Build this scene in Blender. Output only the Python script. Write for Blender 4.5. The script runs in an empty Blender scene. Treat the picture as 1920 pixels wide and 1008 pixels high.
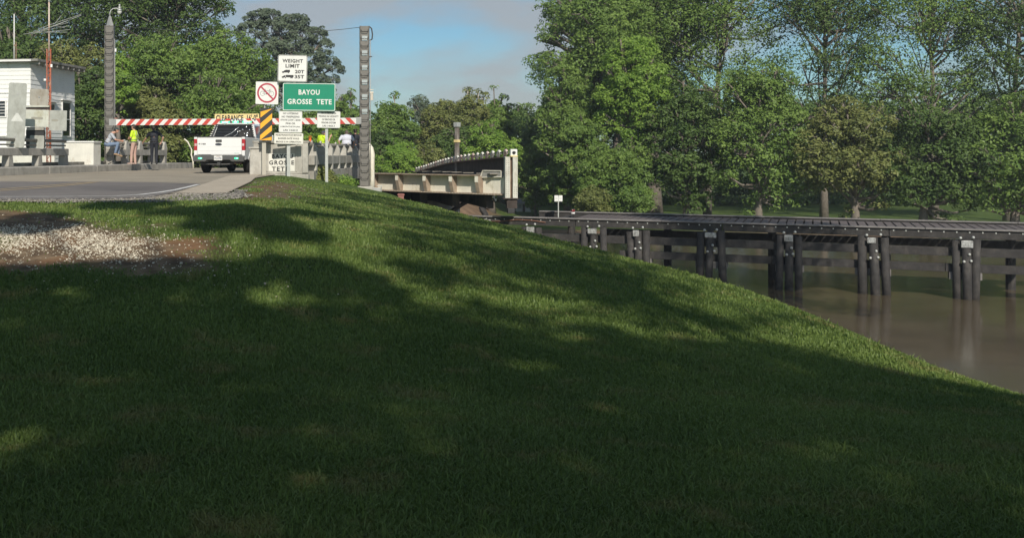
import bpy, math, random
import numpy as np
from mathutils import Vector, Matrix
R = math.radians
S = bpy.context.scene
COL = S.collection
F = 1900.0           # focal length of the photograph in its own pixels
CX, CY = 600.0, 290.0
EYE = 1.5

# ------------------------------------------------------------------ camera
cd = bpy.data.cameras.new('camera'); cam = bpy.data.objects.new('camera', cd); COL.objects.link(cam)
cam.location = (0, 0, EYE); cam.rotation_euler = (R(90), 0, 0)
cd.sensor_width = 36; cd.lens = F/1920*36
cd.shift_x = (960-CX)/1920; cd.shift_y = -(504-CY)/1920
cd.clip_start = 0.05; cd.clip_end = 5000
S.camera = cam
S.render.resolution_x = 1024; S.render.resolution_y = 537
# ------------------------------------------------------------------ light
SUN_EL, SUN_AZ = 35.0, 173.5      # azimuth clockwise from +Y
to_sun = Vector((math.sin(R(SUN_AZ))*math.cos(R(SUN_EL)), math.cos(R(SUN_AZ))*math.cos(R(SUN_EL)), math.sin(R(SUN_EL))))
sd = bpy.data.lights.new('sun', 'SUN'); sd.energy = 3.9; sd.angle = R(0.5); sd.color = (1.0, 0.93, 0.82)
sun = bpy.data.objects.new('sun', sd); COL.objects.link(sun)
sun.rotation_euler = to_sun.to_track_quat('Z', 'Y').to_euler(); sun.location = (0, -30, 40)
W = bpy.data.worlds.new('World'); S.world = W; W.use_nodes = True
nt = W.node_tree; nt.nodes.clear()
out = nt.nodes.new('ShaderNodeOutputWorld'); bg = nt.nodes.new('ShaderNodeBackground')
sky = nt.nodes.new('ShaderNodeTexSky'); sky.sky_type = 'NISHITA'; sky.sun_disc = False
sky.sun_elevation = R(SUN_EL); sky.sun_rotation = R(SUN_AZ); sky.air_density = 1.0; sky.dust_density = 0.3; sky.ozone_density = 2.0
tint = nt.nodes.new('ShaderNodeMix'); tint.data_type = 'RGBA'; tint.blend_type = 'MULTIPLY'; tint.inputs[0].default_value = 1.0
tint.inputs[7].default_value = (0.54, 0.73, 0.80, 1)
tc = nt.nodes.new('ShaderNodeTexCoord'); mp = nt.nodes.new('ShaderNodeMapping'); mp.inputs['Scale'].default_value = (3.2, 3.2, 9.0)
mp.inputs['Location'].default_value = (0.35, 0.0, 0.9)
nz = nt.nodes.new('ShaderNodeTexNoise'); nz.inputs['Scale'].default_value = 1.5; nz.inputs['Detail'].default_value = 5; nz.inputs['Roughness'].default_value = 0.48
cr = nt.nodes.new('ShaderNodeValToRGB'); cr.color_ramp.elements[0].position = 0.45; cr.color_ramp.elements[1].position = 0.60
cr.color_ramp.elements[1].color = (0.8, 0.8, 0.8, 1)
cl = nt.nodes.new('ShaderNodeMix'); cl.data_type = 'RGBA'; cl.inputs[7].default_value = (3.9, 4.0, 4.15, 1)
L = nt.links
L.new(sky.outputs[0], tint.inputs[6]); L.new(tc.outputs['Generated'], mp.inputs[0]); L.new(mp.outputs[0], nz.inputs[0]); L.new(nz.outputs[0], cr.inputs[0])
L.new(cr.outputs[0], cl.inputs[0]); L.new(tint.outputs[2], cl.inputs[6]); L.new(cl.outputs[2], bg.inputs[0])
bg.inputs[1].default_value = 0.092; L.new(bg.outputs[0], out.inputs[0])
S.view_settings.view_transform = 'Standard'; S.view_settings.look = 'None'; S.view_settings.gamma = 1; S.view_settings.exposure = 0.22
S.view_settings.use_curve_mapping = False

HAZE = 0.0007
rng = np.random.default_rng(7); random.seed(7)
# ------------------------------------------------------------------ frames
TH = R(10.15); SN, CS = math.sin(TH), math.cos(TH)
def RW(u, v, z=0.0): return Vector((u*CS+v*SN, -u*SN+v*CS, z))
def P(px, py, D): return Vector(((px-CX)/F*D, D, EYE-(py-CY)/F*D))
def ZP(py, D): return EYE-(py-CY)/F*D
ZR = 0.80
def on_plane(px, py, z=ZR):
    D = F*(EYE-z)/(py-CY); return Vector(((px-CX)/F*D, D, z))

def ss(t): t = np.clip(t, 0, 1); return t*t*(3-2*t)
def gz(x, y):
    x = np.asarray(x, float); y = np.asarray(y, float)
    u = CS*x-SN*y; v = SN*x+CS*y
    z = 0.77*ss((y-6.6)/(14.6-6.6))
    z = z-0.15*np.maximum(0, x+1.2)*ss((y-3)/9)-0.055*np.maximum(0, x-.2)*ss((y-26)/8)-0.25*ss((y-37)/5)*ss((u+7)/1.5)
    xc = np.interp(y, [-20, 0, 10, 18, 26, 32, 36, 43, 60], [9.0, 7.6, 6.2, 4.3, 2.9, 2.3, 2.3, 2.9, 3.0])
    d = np.maximum(0, x-xc); z = z-0.5*d*d/(d+1.3)
    onroad = ss((v-43)/6)*ss((u+18.5)/1.0)
    z = z*(1-onroad)+(-3.7)*onroad
    t = ss((v-48.5)/6); z = z*(1-t)-3.7*t
    z = np.maximum(z, -3.9)
    zf = -3.35+2.9*(1-ss((u+6.5)/8))
    t2 = ss((v-62)/6); z = z*(1-t2)+zf*t2
    z = z+0.035*np.sin(x*0.9+1.3)*np.sin(y*0.55)*ss((y-2)/3)*(1-ss((y-14)/1.5))
    return z
def g(x, y): return float(gz(x, y))
def gpix(px, py):
    D = np.arange(3, 50, .02); pr = CY+F*(EYE-gz((px-CX)/F*D, D))/D; k = int(np.argmax(pr <= py)); d_ = float(D[k if pr[k] <= py else int(np.argmin(pr))])
    return ((px-CX)/F*d_, d_)

# ------------------------------------------------------------------ object helpers
def tag(o, label=None, cat=None, group=None, kind=None):
    if label: o['label'] = label
    if cat: o['category'] = cat
    if group: o['group'] = group
    if kind: o['kind'] = kind
    return o
def thing(name, label, cat, loc=(0, 0, 0), rz=0.0, group=None):
    o = bpy.data.objects.new(name, None); COL.objects.link(o); o.location = loc; o.rotation_euler = (0, 0, rz); o.empty_display_size = 0.3
    return tag(o, label, cat, group)

class MB:
    def __init__(s): s.v = []; s.f = []
    def add(s, vs, fs):
        n = len(s.v); s.v += [tuple(p) for p in vs]; s.f += [tuple(i+n for i in f) for f in fs]; return s
    def box(s, c, d, M=None):
        hx, hy, hz = d[0]/2, d[1]/2, d[2]/2; c = Vector(c)
        vs = [Vector((x, y, z)) for x in (-hx, hx) for y in (-hy, hy) for z in (-hz, hz)]
        vs = [(M @ p if M else p)+c for p in vs]
        return s.add(vs, [(0, 1, 3, 2), (4, 6, 7, 5), (0, 4, 5, 1), (2, 3, 7, 6), (0, 2, 6, 4), (1, 5, 7, 3)])
    def b(s, x0, x1, y0, y1, z0, z1): return s.box(((x0+x1)/2, (y0+y1)/2, (z0+z1)/2), (abs(x1-x0), abs(y1-y0), abs(z1-z0)))
    def beam(s, p0, p1, w, h):
        p0, p1 = Vector(p0), Vector(p1); d = p1-p0; y = d.normalized(); up = Vector((0, 0, 1))
        if abs(y.z) > 0.95: up = Vector((0, 1, 0))
        x = y.cross(up).normalized(); z = x.cross(y)
        M = Matrix((x, y, z)).transposed()
        return s.box((p0+p1)/2, (w, d.length, h), M)
    def cyl(s, p0, p1, r0, r1=None, n=12, cap=True):
        r1 = r0 if r1 is None else r1
        p0, p1 = Vector(p0), Vector(p1); y = (p1-p0).normalized(); a = Vector((1, 0, 0)) if abs(y.x) < 0.9 else Vector((0, 1, 0))
        x = y.cross(a).normalized(); z = x.cross(y); vs = []
        for p, r in ((p0, r0), (p1, r1)):
            for i in range(n):
                t = 2*math.pi*i/n; vs.append(p+x*r*math.cos(t)+z*r*math.sin(t))
        fs = [(i, (i+1) % n, n+(i+1) % n, n+i) for i in range(n)]
        if cap: fs += [tuple(range(n-1, -1, -1)), tuple(range(n, 2*n))]
        return s.add(vs, fs)
    def tube(s, pts, r, n=8):
        pts = [Vector(p) for p in pts]; rs = r if isinstance(r, (list, tuple)) else [r]*len(pts); N = len(pts); vs = []; px = None
        for k, p in enumerate(pts):
            d = (pts[min(k+1, N-1)]-pts[max(k-1, 0)]).normalized()
            if px is None:
                a = Vector((1, 0, 0)) if abs(d.x) < 0.9 else Vector((0, 1, 0)); px = d.cross(a).normalized()
            px = (px-d*px.dot(d)).normalized(); pz = d.cross(px)
            for i in range(n):
                t = 2*math.pi*i/n; vs.append(p+(px*math.cos(t)+pz*math.sin(t))*rs[k])
        fs = [(k*n+i, k*n+(i+1) % n, (k+1)*n+(i+1) % n, (k+1)*n+i) for k in range(N-1) for i in range(n)]
        fs += [tuple(range(n-1, -1, -1)), tuple((N-1)*n+i for i in range(n))]
        return s.add(vs, fs)
    def prism(s, poly, a0, a1, axis='y'):
        n = len(poly)
        def mk(p, a): return (p[0], a, p[1]) if axis == 'y' else ((a, p[0], p[1]) if axis == 'x' else (p[0], p[1], a))
        vs = [mk(p, a0) for p in poly]+[mk(p, a1) for p in poly]
        return s.add(vs, [tuple(range(n)), tuple(range(2*n-1, n-1, -1))]+[(i, n+i, n+(i+1) % n, (i+1) % n) for i in range(n)])
    def ell(s, c, r, nu=12, nv=8, M=None):
        c = Vector(c); vs = []; fs = []
        if not isinstance(r, (tuple, list)): r = (r, r, r)
        for j in range(1, nv):
            ph = math.pi*j/nv
            for i in range(nu):
                t = 2*math.pi*i/nu; p = Vector((r[0]*math.sin(ph)*math.cos(t), r[1]*math.sin(ph)*math.sin(t), r[2]*math.cos(ph))); vs.append((M @ p if M else p)+c)
        top = Vector((0, 0, r[2])); vs += [(M @ top if M else top)+c, (M @ -top if M else -top)+c]; T = len(vs)-2
        for j in range(nv-2):
            for i in range(nu): fs.append((j*nu+i, (j+1)*nu+i, (j+1)*nu+(i+1) % nu, j*nu+(i+1) % nu))
        for i in range(nu): fs.append((T, i, (i+1) % nu)); fs.append((T+1, (nv-2)*nu+(i+1) % nu, (nv-2)*nu+i))
        return s.add(vs, fs)
    def cap(s, p0, p1, r0, r1=None):
        r1 = r0 if r1 is None else r1
        return s.cyl(p0, p1, r0, r1, 10).ell(p0, r0, 10, 6).ell(p1, r1, 10, 6)
    def build(s, name, mat, parent=None, smooth=False, bevel=0, fixn=True, seg=2):
        me = bpy.data.meshes.new(name); me.from_pydata(s.v, [], s.f)
        if fixn:
            import bmesh
            bm = bmesh.new(); bm.from_mesh(me); bmesh.ops.recalc_face_normals(bm, faces=bm.faces); bm.to_mesh(me); bm.free()
        me.materials.append(mat); me.update()
        if smooth: me.polygons.foreach_set('use_smooth', [True]*len(me.polygons))
        o = bpy.data.objects.new(name, me); COL.objects.link(o)
        if parent: o.parent = parent
        if bevel:
            m = o.modifiers.new('bevel', 'BEVEL'); m.width = bevel; m.segments = seg; m.limit_method = 'ANGLE'; m.angle_limit = R(35)
            if smooth is False: pass
        return o
def rrect(w, h, r, n=4, cx=0, cz=0):
    pts = []
    for (sx, sz, a0) in ((1, 1, 0), (-1, 1, 90), (-1, -1, 180), (1, -1, 270)):
        for k in range(n+1):
            a = R(a0+90*k/n); pts.append((cx+sx*(w/2-r)+r*math.cos(a), cz+sz*(h/2-r)+r*math.sin(a)))
    return pts

# ------------------------------------------------------------------ materials
MATS = {}
def mat(name, c, rough=0.7, metal=0.0, var=0.18, scale=3.0, bump=0.0, c2=None, stain=None, sscale=1.2, samt=0.5, zs=1.0, emit=None, es=0, coat=0, spec=0.5):
    if name in MATS: return MATS[name]
    m = bpy.data.materials.new(name); m.use_nodes = True; n = m.node_tree.nodes; l = m.node_tree.links; b = n['Principled BSDF']
    b.inputs['Roughness'].default_value = rough; b.inputs['Metallic'].default_value = metal; b.inputs['Specular IOR Level'].default_value = spec
    if coat: b.inputs['Coat Weight'].default_value = coat; b.inputs['Coat Roughness'].default_value = 0.08
    t = n.new('ShaderNodeTexCoord'); mp = n.new('ShaderNodeMapping'); mp.inputs['Scale'].default_value = (1, 1, zs); l.new(t.outputs['Object'], mp.inputs[0])
    z = n.new('ShaderNodeTexNoise'); z.inputs['Scale'].default_value = scale; z.inputs['Detail'].default_value = 7; z.inputs['Roughness'].default_value = 0.62; l.new(mp.outputs[0], z.inputs[0])
    r = n.new('ShaderNodeMapRange'); r.inputs[1].default_value = 0.3; r.inputs[2].default_value = 0.7; l.new(z.outputs[0], r.inputs[0])
    mx = n.new('ShaderNodeMix'); mx.data_type = 'RGBA'
    a = [x*(1-var) for x in c]; d = c2 if c2 else [min(1, x*(1+var)) for x in c]
    mx.inputs[6].default_value = (*a, 1); mx.inputs[7].default_value = (*d, 1); l.new(r.outputs[0], mx.inputs[0]); col = mx.outputs[2]
    if stain:
        z2 = n.new('ShaderNodeTexNoise'); z2.inputs['Scale'].default_value = sscale; z2.inputs['Detail'].default_value = 9; z2.inputs['Roughness'].default_value = 0.7
        mp2 = n.new('ShaderNodeMapping'); mp2.inputs['Scale'].default_value = (1, 1, zs*0.5); mp2.inputs['Location'].default_value = (3.1, 7.7, 1.2); l.new(t.outputs['Object'], mp2.inputs[0]); l.new(mp2.outputs[0], z2.inputs[0])
        r2 = n.new('ShaderNodeMapRange'); r2.inputs[1].default_value = 0.62-samt*0.25; r2.inputs[2].default_value = 0.72; l.new(z2.outputs[0], r2.inputs[0])
        m2 = n.new('ShaderNodeMix'); m2.data_type = 'RGBA'; l.new(r2.outputs[0], m2.inputs[0]); l.new(col, m2.inputs[6]); m2.inputs[7].default_value = (*stain, 1); col = m2.outputs[2]
    l.new(col, b.inputs['Base Color'])
    if bump:
        z3 = n.new('ShaderNodeTexNoise'); z3.inputs['Scale'].default_value = scale*6; z3.inputs['Detail'].default_value = 6; l.new(t.outputs['Object'], z3.inputs[0])
        bp = n.new('ShaderNodeBump'); bp.inputs['Strength'].default_value = bump; bp.inputs['Distance'].default_value = 0.02; l.new(z3.outputs[0], bp.inputs['Height']); l.new(bp.outputs[0], b.inputs['Normal'])
    if emit: b.inputs['Emission Color'].default_value = (*emit, 1); b.inputs['Emission Strength'].default_value = es
    MATS[name] = m; return m
def leafmat(name, c, c2, tr=0.28):
    m = bpy.data.materials.new(name); m.use_nodes = True; n = m.node_tree.nodes; l = m.node_tree.links; b = n['Principled BSDF']
    b.inputs['Roughness'].default_value = 0.5; b.inputs['Specular IOR Level'].default_value = 0.35
    geo = n.new('ShaderNodeNewGeometry'); t = n.new('ShaderNodeTexCoord'); z = n.new('ShaderNodeTexNoise'); z.inputs['Scale'].default_value = 0.45; z.inputs['Detail'].default_value = 3; l.new(t.outputs['Object'], z.inputs[0])
    r = n.new('ShaderNodeMapRange'); r.inputs[1].default_value = 0.35; r.inputs[2].default_value = 0.65; l.new(z.outputs[0], r.inputs[0])
    a = n.new('ShaderNodeMath'); a.operation = 'MULTIPLY_ADD'; a.inputs[1].default_value = 0.55; l.new(geo.outputs['Random Per Island'], a.inputs[0])
    k = n.new('ShaderNodeMath'); k.operation = 'MULTIPLY'; k.inputs[1].default_value = 0.55; l.new(r.outputs[0], k.inputs[0]); l.new(k.outputs[0], a.inputs[2])
    mx = n.new('ShaderNodeMix'); mx.data_type = 'RGBA'; mx.inputs[6].default_value = (*c, 1); mx.inputs[7].default_value = (*c2, 1); l.new(a.outputs[0], mx.inputs[0])
    l.new(mx.outputs[2], b.inputs['Base Color'])
    tl = n.new('ShaderNodeBsdfTranslucent'); l.new(mx.outputs[2], tl.inputs[0]); ms = n.new('ShaderNodeMixShader'); ms.inputs[0].default_value = tr
    l.new(b.outputs[0], ms.inputs[1]); l.new(tl.outputs[0], ms.inputs[2]); l.new(ms.outputs[0], n['Material Output'].inputs[0]); MATS[name] = m; return m

CONC = mat('concrete', (0.36, 0.34, 0.30), 0.9, var=0.22, scale=2.5, bump=0.35, stain=(0.20, 0.19, 0.16), sscale=1.6, samt=0.5)
CONCL = mat('pale_concrete', (0.47, 0.45, 0.40), 0.9, var=0.2, scale=3, bump=0.35, stain=(0.30, 0.28, 0.24), sscale=2.2, samt=0.6)
CONCD = mat('dirty_concrete', (0.25, 0.235, 0.20), 0.9, var=0.25, scale=2.5, bump=0.4, stain=(0.13, 0.12, 0.10), sscale=1.5, samt=0.6)
WHITE = mat('white_paint', (0.80, 0.79, 0.76), 0.6, var=0.05, scale=2, stain=(0.62, 0.60, 0.55), sscale=1.1, samt=0.1)
WHITEW = mat('worn_white_paint', (0.72, 0.70, 0.62), 0.7, var=0.1, scale=3, bump=0.1, stain=(0.36, 0.24, 0.14), sscale=2.0, samt=0.35)
CREAM = mat('cream_bridge_paint', (0.78, 0.74, 0.62), 0.65, var=0.1, scale=2, bump=0.1, stain=(0.36, 0.30, 0.17), sscale=1.4, samt=0.32)
RUST = mat('rusty_steel', (0.23, 0.15, 0.10), 0.85, var=0.35, scale=4, bump=0.2, stain=(0.42, 0.36, 0.28), sscale=2.5, samt=0.4)
RUSTL = mat('rust_stained_cream', (0.34, 0.27, 0.20), 0.8, var=0.25, scale=4, bump=0.2, stain=(0.20, 0.12, 0.08), sscale=2.5, samt=0.5)
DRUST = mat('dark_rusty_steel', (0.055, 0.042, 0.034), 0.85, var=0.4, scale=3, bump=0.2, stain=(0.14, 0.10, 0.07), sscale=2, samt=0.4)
GREY = mat('grey_tower_paint', (0.145, 0.135, 0.118), 0.55, var=0.12, scale=3, stain=(0.16, 0.15, 0.13), sscale=2, samt=0.4)
GREYD = mat('dark_tower_edge', (0.13, 0.122, 0.11), 0.55, var=0.12)
GREYL = mat('light_grey_metal', (0.40, 0.40, 0.38), 0.5, 0.3, var=0.15, scale=3)
DGREY = mat('dark_grey_metal', (0.06, 0.06, 0.058), 0.6, var=0.2)
GALV = mat('galvanised_steel', (0.48, 0.49, 0.46), 0.5, 0.35, var=0.15, scale=8)
ALU = mat('bare_sign_back', (0.40, 0.41, 0.37), 0.55, 0.25, var=0.15, scale=4, stain=(0.28, 0.28, 0.24), sscale=3, samt=0.5)
SILVER = mat('polished_metal', (0.75, 0.75, 0.73), 0.25, 0.8, var=0.05)
BLACK = mat('black_print', (0.025, 0.025, 0.025), 0.6, var=0.2)
SIGNW = mat('white_sign_sheeting', (0.74, 0.74, 0.70), 0.45, var=0.05, scale=4, stain=(0.60, 0.60, 0.55), sscale=3, samt=0.3)
SIGNG = mat('green_sign_sheeting', (0.0, 0.235, 0.13), 0.65, var=0.04, scale=4)
SIGNR = mat('dull_red_sheeting', (0.42, 0.045, 0.07), 0.5, var=0.08)
SIGNY = mat('yellow_orange_sheeting', (0.90, 0.42, 0.02), 0.5, var=0.05)
SIGNC = mat('faded_yellow_sheeting', (0.78, 0.62, 0.28), 0.5, var=0.08, scale=3, stain=(0.72, 0.62, 0.40), sscale=2, samt=0.4)
BARR = mat('red_barrier_sheeting', (0.56, 0.07, 0.05), 0.5, var=0.15, scale=5)
TWHITE = mat('white_car_paint', (0.80, 0.80, 0.78), 0.3, var=0.02, coat=0.6)
TRIM = mat('grey_bumper_metal', (0.12, 0.12, 0.115), 0.45, 0.4, var=0.1)
RUBBER = mat('tyre_rubber', (0.018, 0.018, 0.018), 0.85, var=0.2, bump=0.2)
GLASS = mat('dark_window_glass', (0.02, 0.025, 0.03), 0.08, var=0.1)
LAMPR = mat('red_lamp_plastic', (0.42, 0.02, 0.03), 0.2, var=0.1, coat=0.5)
GREENL = mat('lit_green_lamp', (0.02, 0.5, 0.2), 0.3, emit=(0.05, 0.9, 0.35), es=1.6)
GREENH = mat('lit_green_core', (0.5, 1, 0.7), 0.3, emit=(0.35, 1.0, 0.6), es=2.4)
ORANGE = mat('orange_plastic', (0.85, 0.16, 0.03), 0.5, var=0.08)
WOODB = mat('creosoted_timber', (0.035, 0.032, 0.03), 0.8, var=0.4, scale=5, bump=0.3, stain=(0.09, 0.08, 0.07), sscale=3, samt=0.4)
WOODG = mat('weathered_timber', (0.20, 0.185, 0.175), 0.85, var=0.2, scale=5, bump=0.3)
RREDM = mat('rusty_red_mast_paint', (0.36, 0.10, 0.05), 0.7, var=0.3, scale=6, stain=(0.42, 0.30, 0.22), sscale=5, samt=0.5)
SKIN = mat('skin', (0.52, 0.29, 0.20), 0.55, var=0.06)
SKIN2 = mat('dark_skin', (0.30, 0.16, 0.11), 0.55, var=0.06)
HIVIS = mat('hi_vis_fabric', (0.62, 0.86, 0.03), 0.7, var=0.08, scale=8, emit=(0.6, 0.9, 0.0), es=0.0)
ASPH = mat('asphalt_surface', (0.165, 0.148, 0.135), 0.9, var=0.2, scale=1.2, bump=0.4, stain=(0.10, 0.09, 0.085), sscale=0.35, samt=0.5)
CROAD = mat('worn_concrete_road', (0.33, 0.285, 0.215), 0.9, var=0.14, scale=0.8, bump=0.3, stain=(0.235, 0.205, 0.155), sscale=0.3, samt=0.6)
APRON = mat('pale_apron_concrete', (0.43, 0.37, 0.285), 0.9, var=0.12, scale=1.5, bump=0.3)
LINEY = mat('worn_yellow_paint', (0.40, 0.30, 0.16), 0.8, var=0.2, scale=4, stain=(0.16, 0.13, 0.10), sscale=5, samt=0.5)
LINEW = mat('worn_white_line', (0.62, 0.61, 0.58), 0.8, var=0.15, scale=4, stain=(0.16, 0.15, 0.14), sscale=5, samt=0.35)
BARK = mat('grey_bark', (0.20, 0.17, 0.14), 0.9, var=0.3, scale=4, bump=0.5)
BARKL = mat('pale_bark', (0.50, 0.46, 0.40), 0.85, var=0.25, scale=4, bump=0.3)
LG = {
 'deep': leafmat('deep_green_leaves', (0.050, 0.100, 0.022), (0.137, 0.209, 0.050)),
 'mid': leafmat('mid_green_leaves', (0.087, 0.164, 0.031), (0.229, 0.333, 0.072)),
 'bright': leafmat('bright_green_leaves', (0.131, 0.257, 0.033), (0.306, 0.447, 0.081), 0.38),
 'olive': leafmat('olive_green_leaves', (0.106, 0.141, 0.036), (0.272, 0.292, 0.091)),
 'grey': leafmat('blue_grey_leaves', (0.086, 0.124, 0.078), (0.188, 0.237, 0.146)),
}

# ------------------------------------------------------------------ ground
def point_in(poly, x, y):
    x = np.asarray(x); y = np.asarray(y); c = np.zeros(x.shape, bool); n = len(poly)
    for i in range(n):
        x0, y0 = poly[i]; x1, y1 = poly[(i+1) % n]
        with np.errstate(divide='ignore', invalid='ignore'):
            c ^= ((y0 > y) != (y1 > y)) & (x < (x1-x0)*(y-y0)/(y1-y0+1e-12)+x0)
    return c
def vnoise(x, y, s=1.0, seed=0):
    r = np.random.default_rng(seed); T = r.random((64, 64)); x = np.asarray(x)*s+100; y = np.asarray(y)*s+100
    xi = np.floor(x).astype(int); yi = np.floor(y).astype(int); fx = ss(x-xi); fy = ss(y-yi)
    a = T[xi % 64, yi % 64]; b_ = T[(xi+1) % 64, yi % 64]; c_ = T[xi % 64, (yi+1) % 64]; d_ = T[(xi+1) % 64, (yi+1) % 64]
    return (a*(1-fx)+b_*fx)*(1-fy)+(c_*(1-fx)+d_*fx)*fy
def fbm(x, y, s=1.0, seed=0): return (vnoise(x, y, s, seed)+0.5*vnoise(x, y, s*2.1, seed+1)+0.25*vnoise(x, y, s*4.3, seed+2))/1.75
soilP = [gpix(a, b_) for a, b_ in [(-60, 392), (120, 402), (260, 416), (360, 440), (425, 468), (455, 492), (440, 512), (330, 525), (200, 522), (60, 508), (-60, 500)]]
gravP = [gpix(a, b_) for a, b_ in [(-60, 428), (0, 424), (70, 421), (140, 424), (215, 440), (270, 462), (345, 486), (372, 499), (300, 504), (200, 492), (90, 486), (-60, 478)]]
baldP = [gpix(a, b_) for a, b_ in [(395, 371), (470, 338), (530, 342), (575, 350), (610, 362), (590, 371), (500, 376), (420, 377)]]
def dpoly(poly, x, y):     # signed distance, positive inside
    x = np.asarray(x, float); y = np.asarray(y, float); d = np.full(x.shape, 1e9); n = len(poly)
    for i in range(n):
        ax, ay = poly[i]; bx, by = poly[(i+1) % n]; ex, ey = bx-ax, by-ay
        t = np.clip(((x-ax)*ex+(y-ay)*ey)/(ex*ex+ey*ey+1e-9), 0, 1); d = np.minimum(d, np.hypot(x-ax-t*ex, y-ay-t*ey))
    return np.where(point_in(poly, x, y), d, -d)
def soil_amt(x, y):
    nn = (fbm(x, y, 1.6, 3)-0.5)
    a = ss((dpoly(soilP, x, y)+nn*1.3+0.1)/0.5); b_ = ss((dpoly(baldP, x, y)+nn*1.7+.05)/0.6)*0.93
    return np.clip(np.maximum(a, b_), 0, 1)
xs = np.concatenate([[-900, -500, -250, -140, -90, -60, -40, -30], np.arange(-24, 12.01, 0.22), np.arange(12.5, 30, 0.8), [34, 40, 50, 65, 90, 140, 250, 500, 900]])
ys = np.concatenate([[-300, -120, -60, -30, -15, -6], np.arange(0, 50, 0.22), np.arange(50, 80, 0.8), [85, 92, 100, 115, 140, 180, 260, 450, 900, 1800]])
X, Y = np.meshgrid(xs, ys); Z = gz(X, Y); nx_, ny_ = len(xs), len(ys)
def rawmesh(name, co, faces_n, idx, mats, smooth=True):
    me = bpy.data.meshes.new(name); me.vertices.add(len(co)); me.vertices.foreach_set('co', np.asarray(co, np.float32).ravel())
    idx = np.asarray(idx, np.int32).ravel(); nf = len(idx)//faces_n
    me.loops.add(len(idx)); me.loops.foreach_set('vertex_index', idx)
    me.polygons.add(nf); me.polygons.foreach_set('loop_start', np.arange(nf, dtype=np.int32)*faces_n)
    try: me.polygons.foreach_set('loop_total', np.full(nf, faces_n, np.int32))
    except Exception: pass
    me.polygons.foreach_set('use_smooth', np.full(nf, smooth)); me.update(calc_edges=True)
    me.materials.append(mats); return me
ii = np.arange(nx_*ny_).reshape(ny_, nx_)
gm = bpy.data.materials.new('ground_soil_and_turf'); gm.use_nodes = True
n = gm.node_tree.nodes; l = gm.node_tree.links; b = n['Principled BSDF']; b.inputs['Roughness'].default_value = 0.95; b.inputs['Specular IOR Level'].default_value = 0.15
def nnoise(sc, det=6): 
    t = n.new('ShaderNodeTexCoord'); z = n.new('ShaderNodeTexNoise'); z.inputs['Scale'].default_value = sc; z.inputs['Detail'].default_value = det; l.new(t.outputs['Object'], z.inputs[0]); return z.outputs[0]
def nmix(f, a, c): 
    m = n.new('ShaderNodeMix'); m.data_type = 'RGBA'; l.new(f, m.inputs[0])
    for k, v in ((6, a), (7, c)):
        if isinstance(v, tuple): m.inputs[k].default_value = (*v, 1)
        else: l.new(v, m.inputs[k])
    return m.outputs[2]
def nrange(f, a, c):
    r = n.new('ShaderNodeMapRange'); r.inputs[1].default_value = a; r.inputs[2].default_value = c; l.new(f, r.inputs[0]); return r.outputs[0]
at = n.new('ShaderNodeAttribute'); at.attribute_name = 'soil'; ab = n.new('ShaderNodeAttribute'); ab.attribute_name = 'bank'
turf = nmix(nrange(nnoise(1.3), 0.3, 0.7), (0.05, 0.085, 0.018), (0.10, 0.145, 0.035))
soil = nmix(nrange(nnoise(5), 0.35, 0.65), (0.085, 0.058, 0.036), (0.21, 0.150, 0.092)); soil = nmix(nrange(nnoise(1.1), 0.52, 0.66), soil, (0.20, 0.11, 0.055))
dirt = nmix(nrange(nnoise(1.5), 0.35, 0.65), (0.13, 0.085, 0.055), (0.25, 0.17, 0.11))
c_ = nmix(at.outputs['Fac'], turf, soil); c_ = nmix(ab.outputs['Fac'], c_, dirt); l.new(c_, b.inputs['Base Color'])
bp = n.new('ShaderNodeBump'); bp.inputs['Strength'].default_value = 0.6; bp.inputs['Distance'].default_value = 0.05; l.new(nnoise(14), bp.inputs['Height']); l.new(bp.outputs[0], b.inputs['Normal'])
me = rawmesh('ground', np.stack([X, Y, Z], -1).reshape(-1, 3), 4, np.stack([ii[:-1, :-1], ii[:-1, 1:], ii[1:, 1:], ii[1:, :-1]], -1), gm)
sa = soil_amt(X, Y).ravel(); U = CS*X-SN*Y; Vv = SN*X+CS*Y
bk = (ss((Vv-60)/3)*(1-ss((U+1.6+2.5*(fbm(X, Y, .35, 9)-.5))/2.0))*ss((U+16)/3)).ravel()
mud = (ss((-2.4-Z)/0.7)*(1-ss((Vv-66.5)/2))).ravel(); bk = np.clip(np.maximum(bk, mud), 0, 1)
for nm, arr in (('soil', sa), ('bank', bk)):
    a = me.attributes.new(nm, 'FLOAT', 'POINT'); a.data.foreach_set('value', arr.astype(np.float32))
o = bpy.data.objects.new('ground', me); COL.objects.link(o); tag(o, 'grassy bank and bare soil sloping down to the bayou', 'ground', kind='structure')
# water
wm = mat('bayou_water', (0.10, 0.078, 0.048), 0.14, var=0.25, scale=0.3, bump=0.18, spec=.5)
o = MB().add([(-60, -60, -3.45), (260, -60, -3.45), (260, 90, -3.45), (-60, 90, -3.45)], [(0, 1, 2, 3)]).build('water', wm); tag(o, 'brown bayou water under the bridge', 'water', kind='structure')

def sheet(name, pts, z, m, label, cat, kind='structure', thick=0):
    vs = [(p[0], p[1], z) for p in pts]
    o = MB().add(vs, [tuple(range(len(vs)))]).build(name, m, fixn=False)
    if o.data.polygons[0].normal.z < 0: o.data.flip_normals()
    return tag(o, label, cat, kind=kind)
def pp(l_, z=ZR): return [tuple(on_plane(a, b_, z))[:2] for a, b_ in l_]
def rr(l_): return [tuple(RW(a, b_))[:2] for a, b_ in l_]
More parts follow.
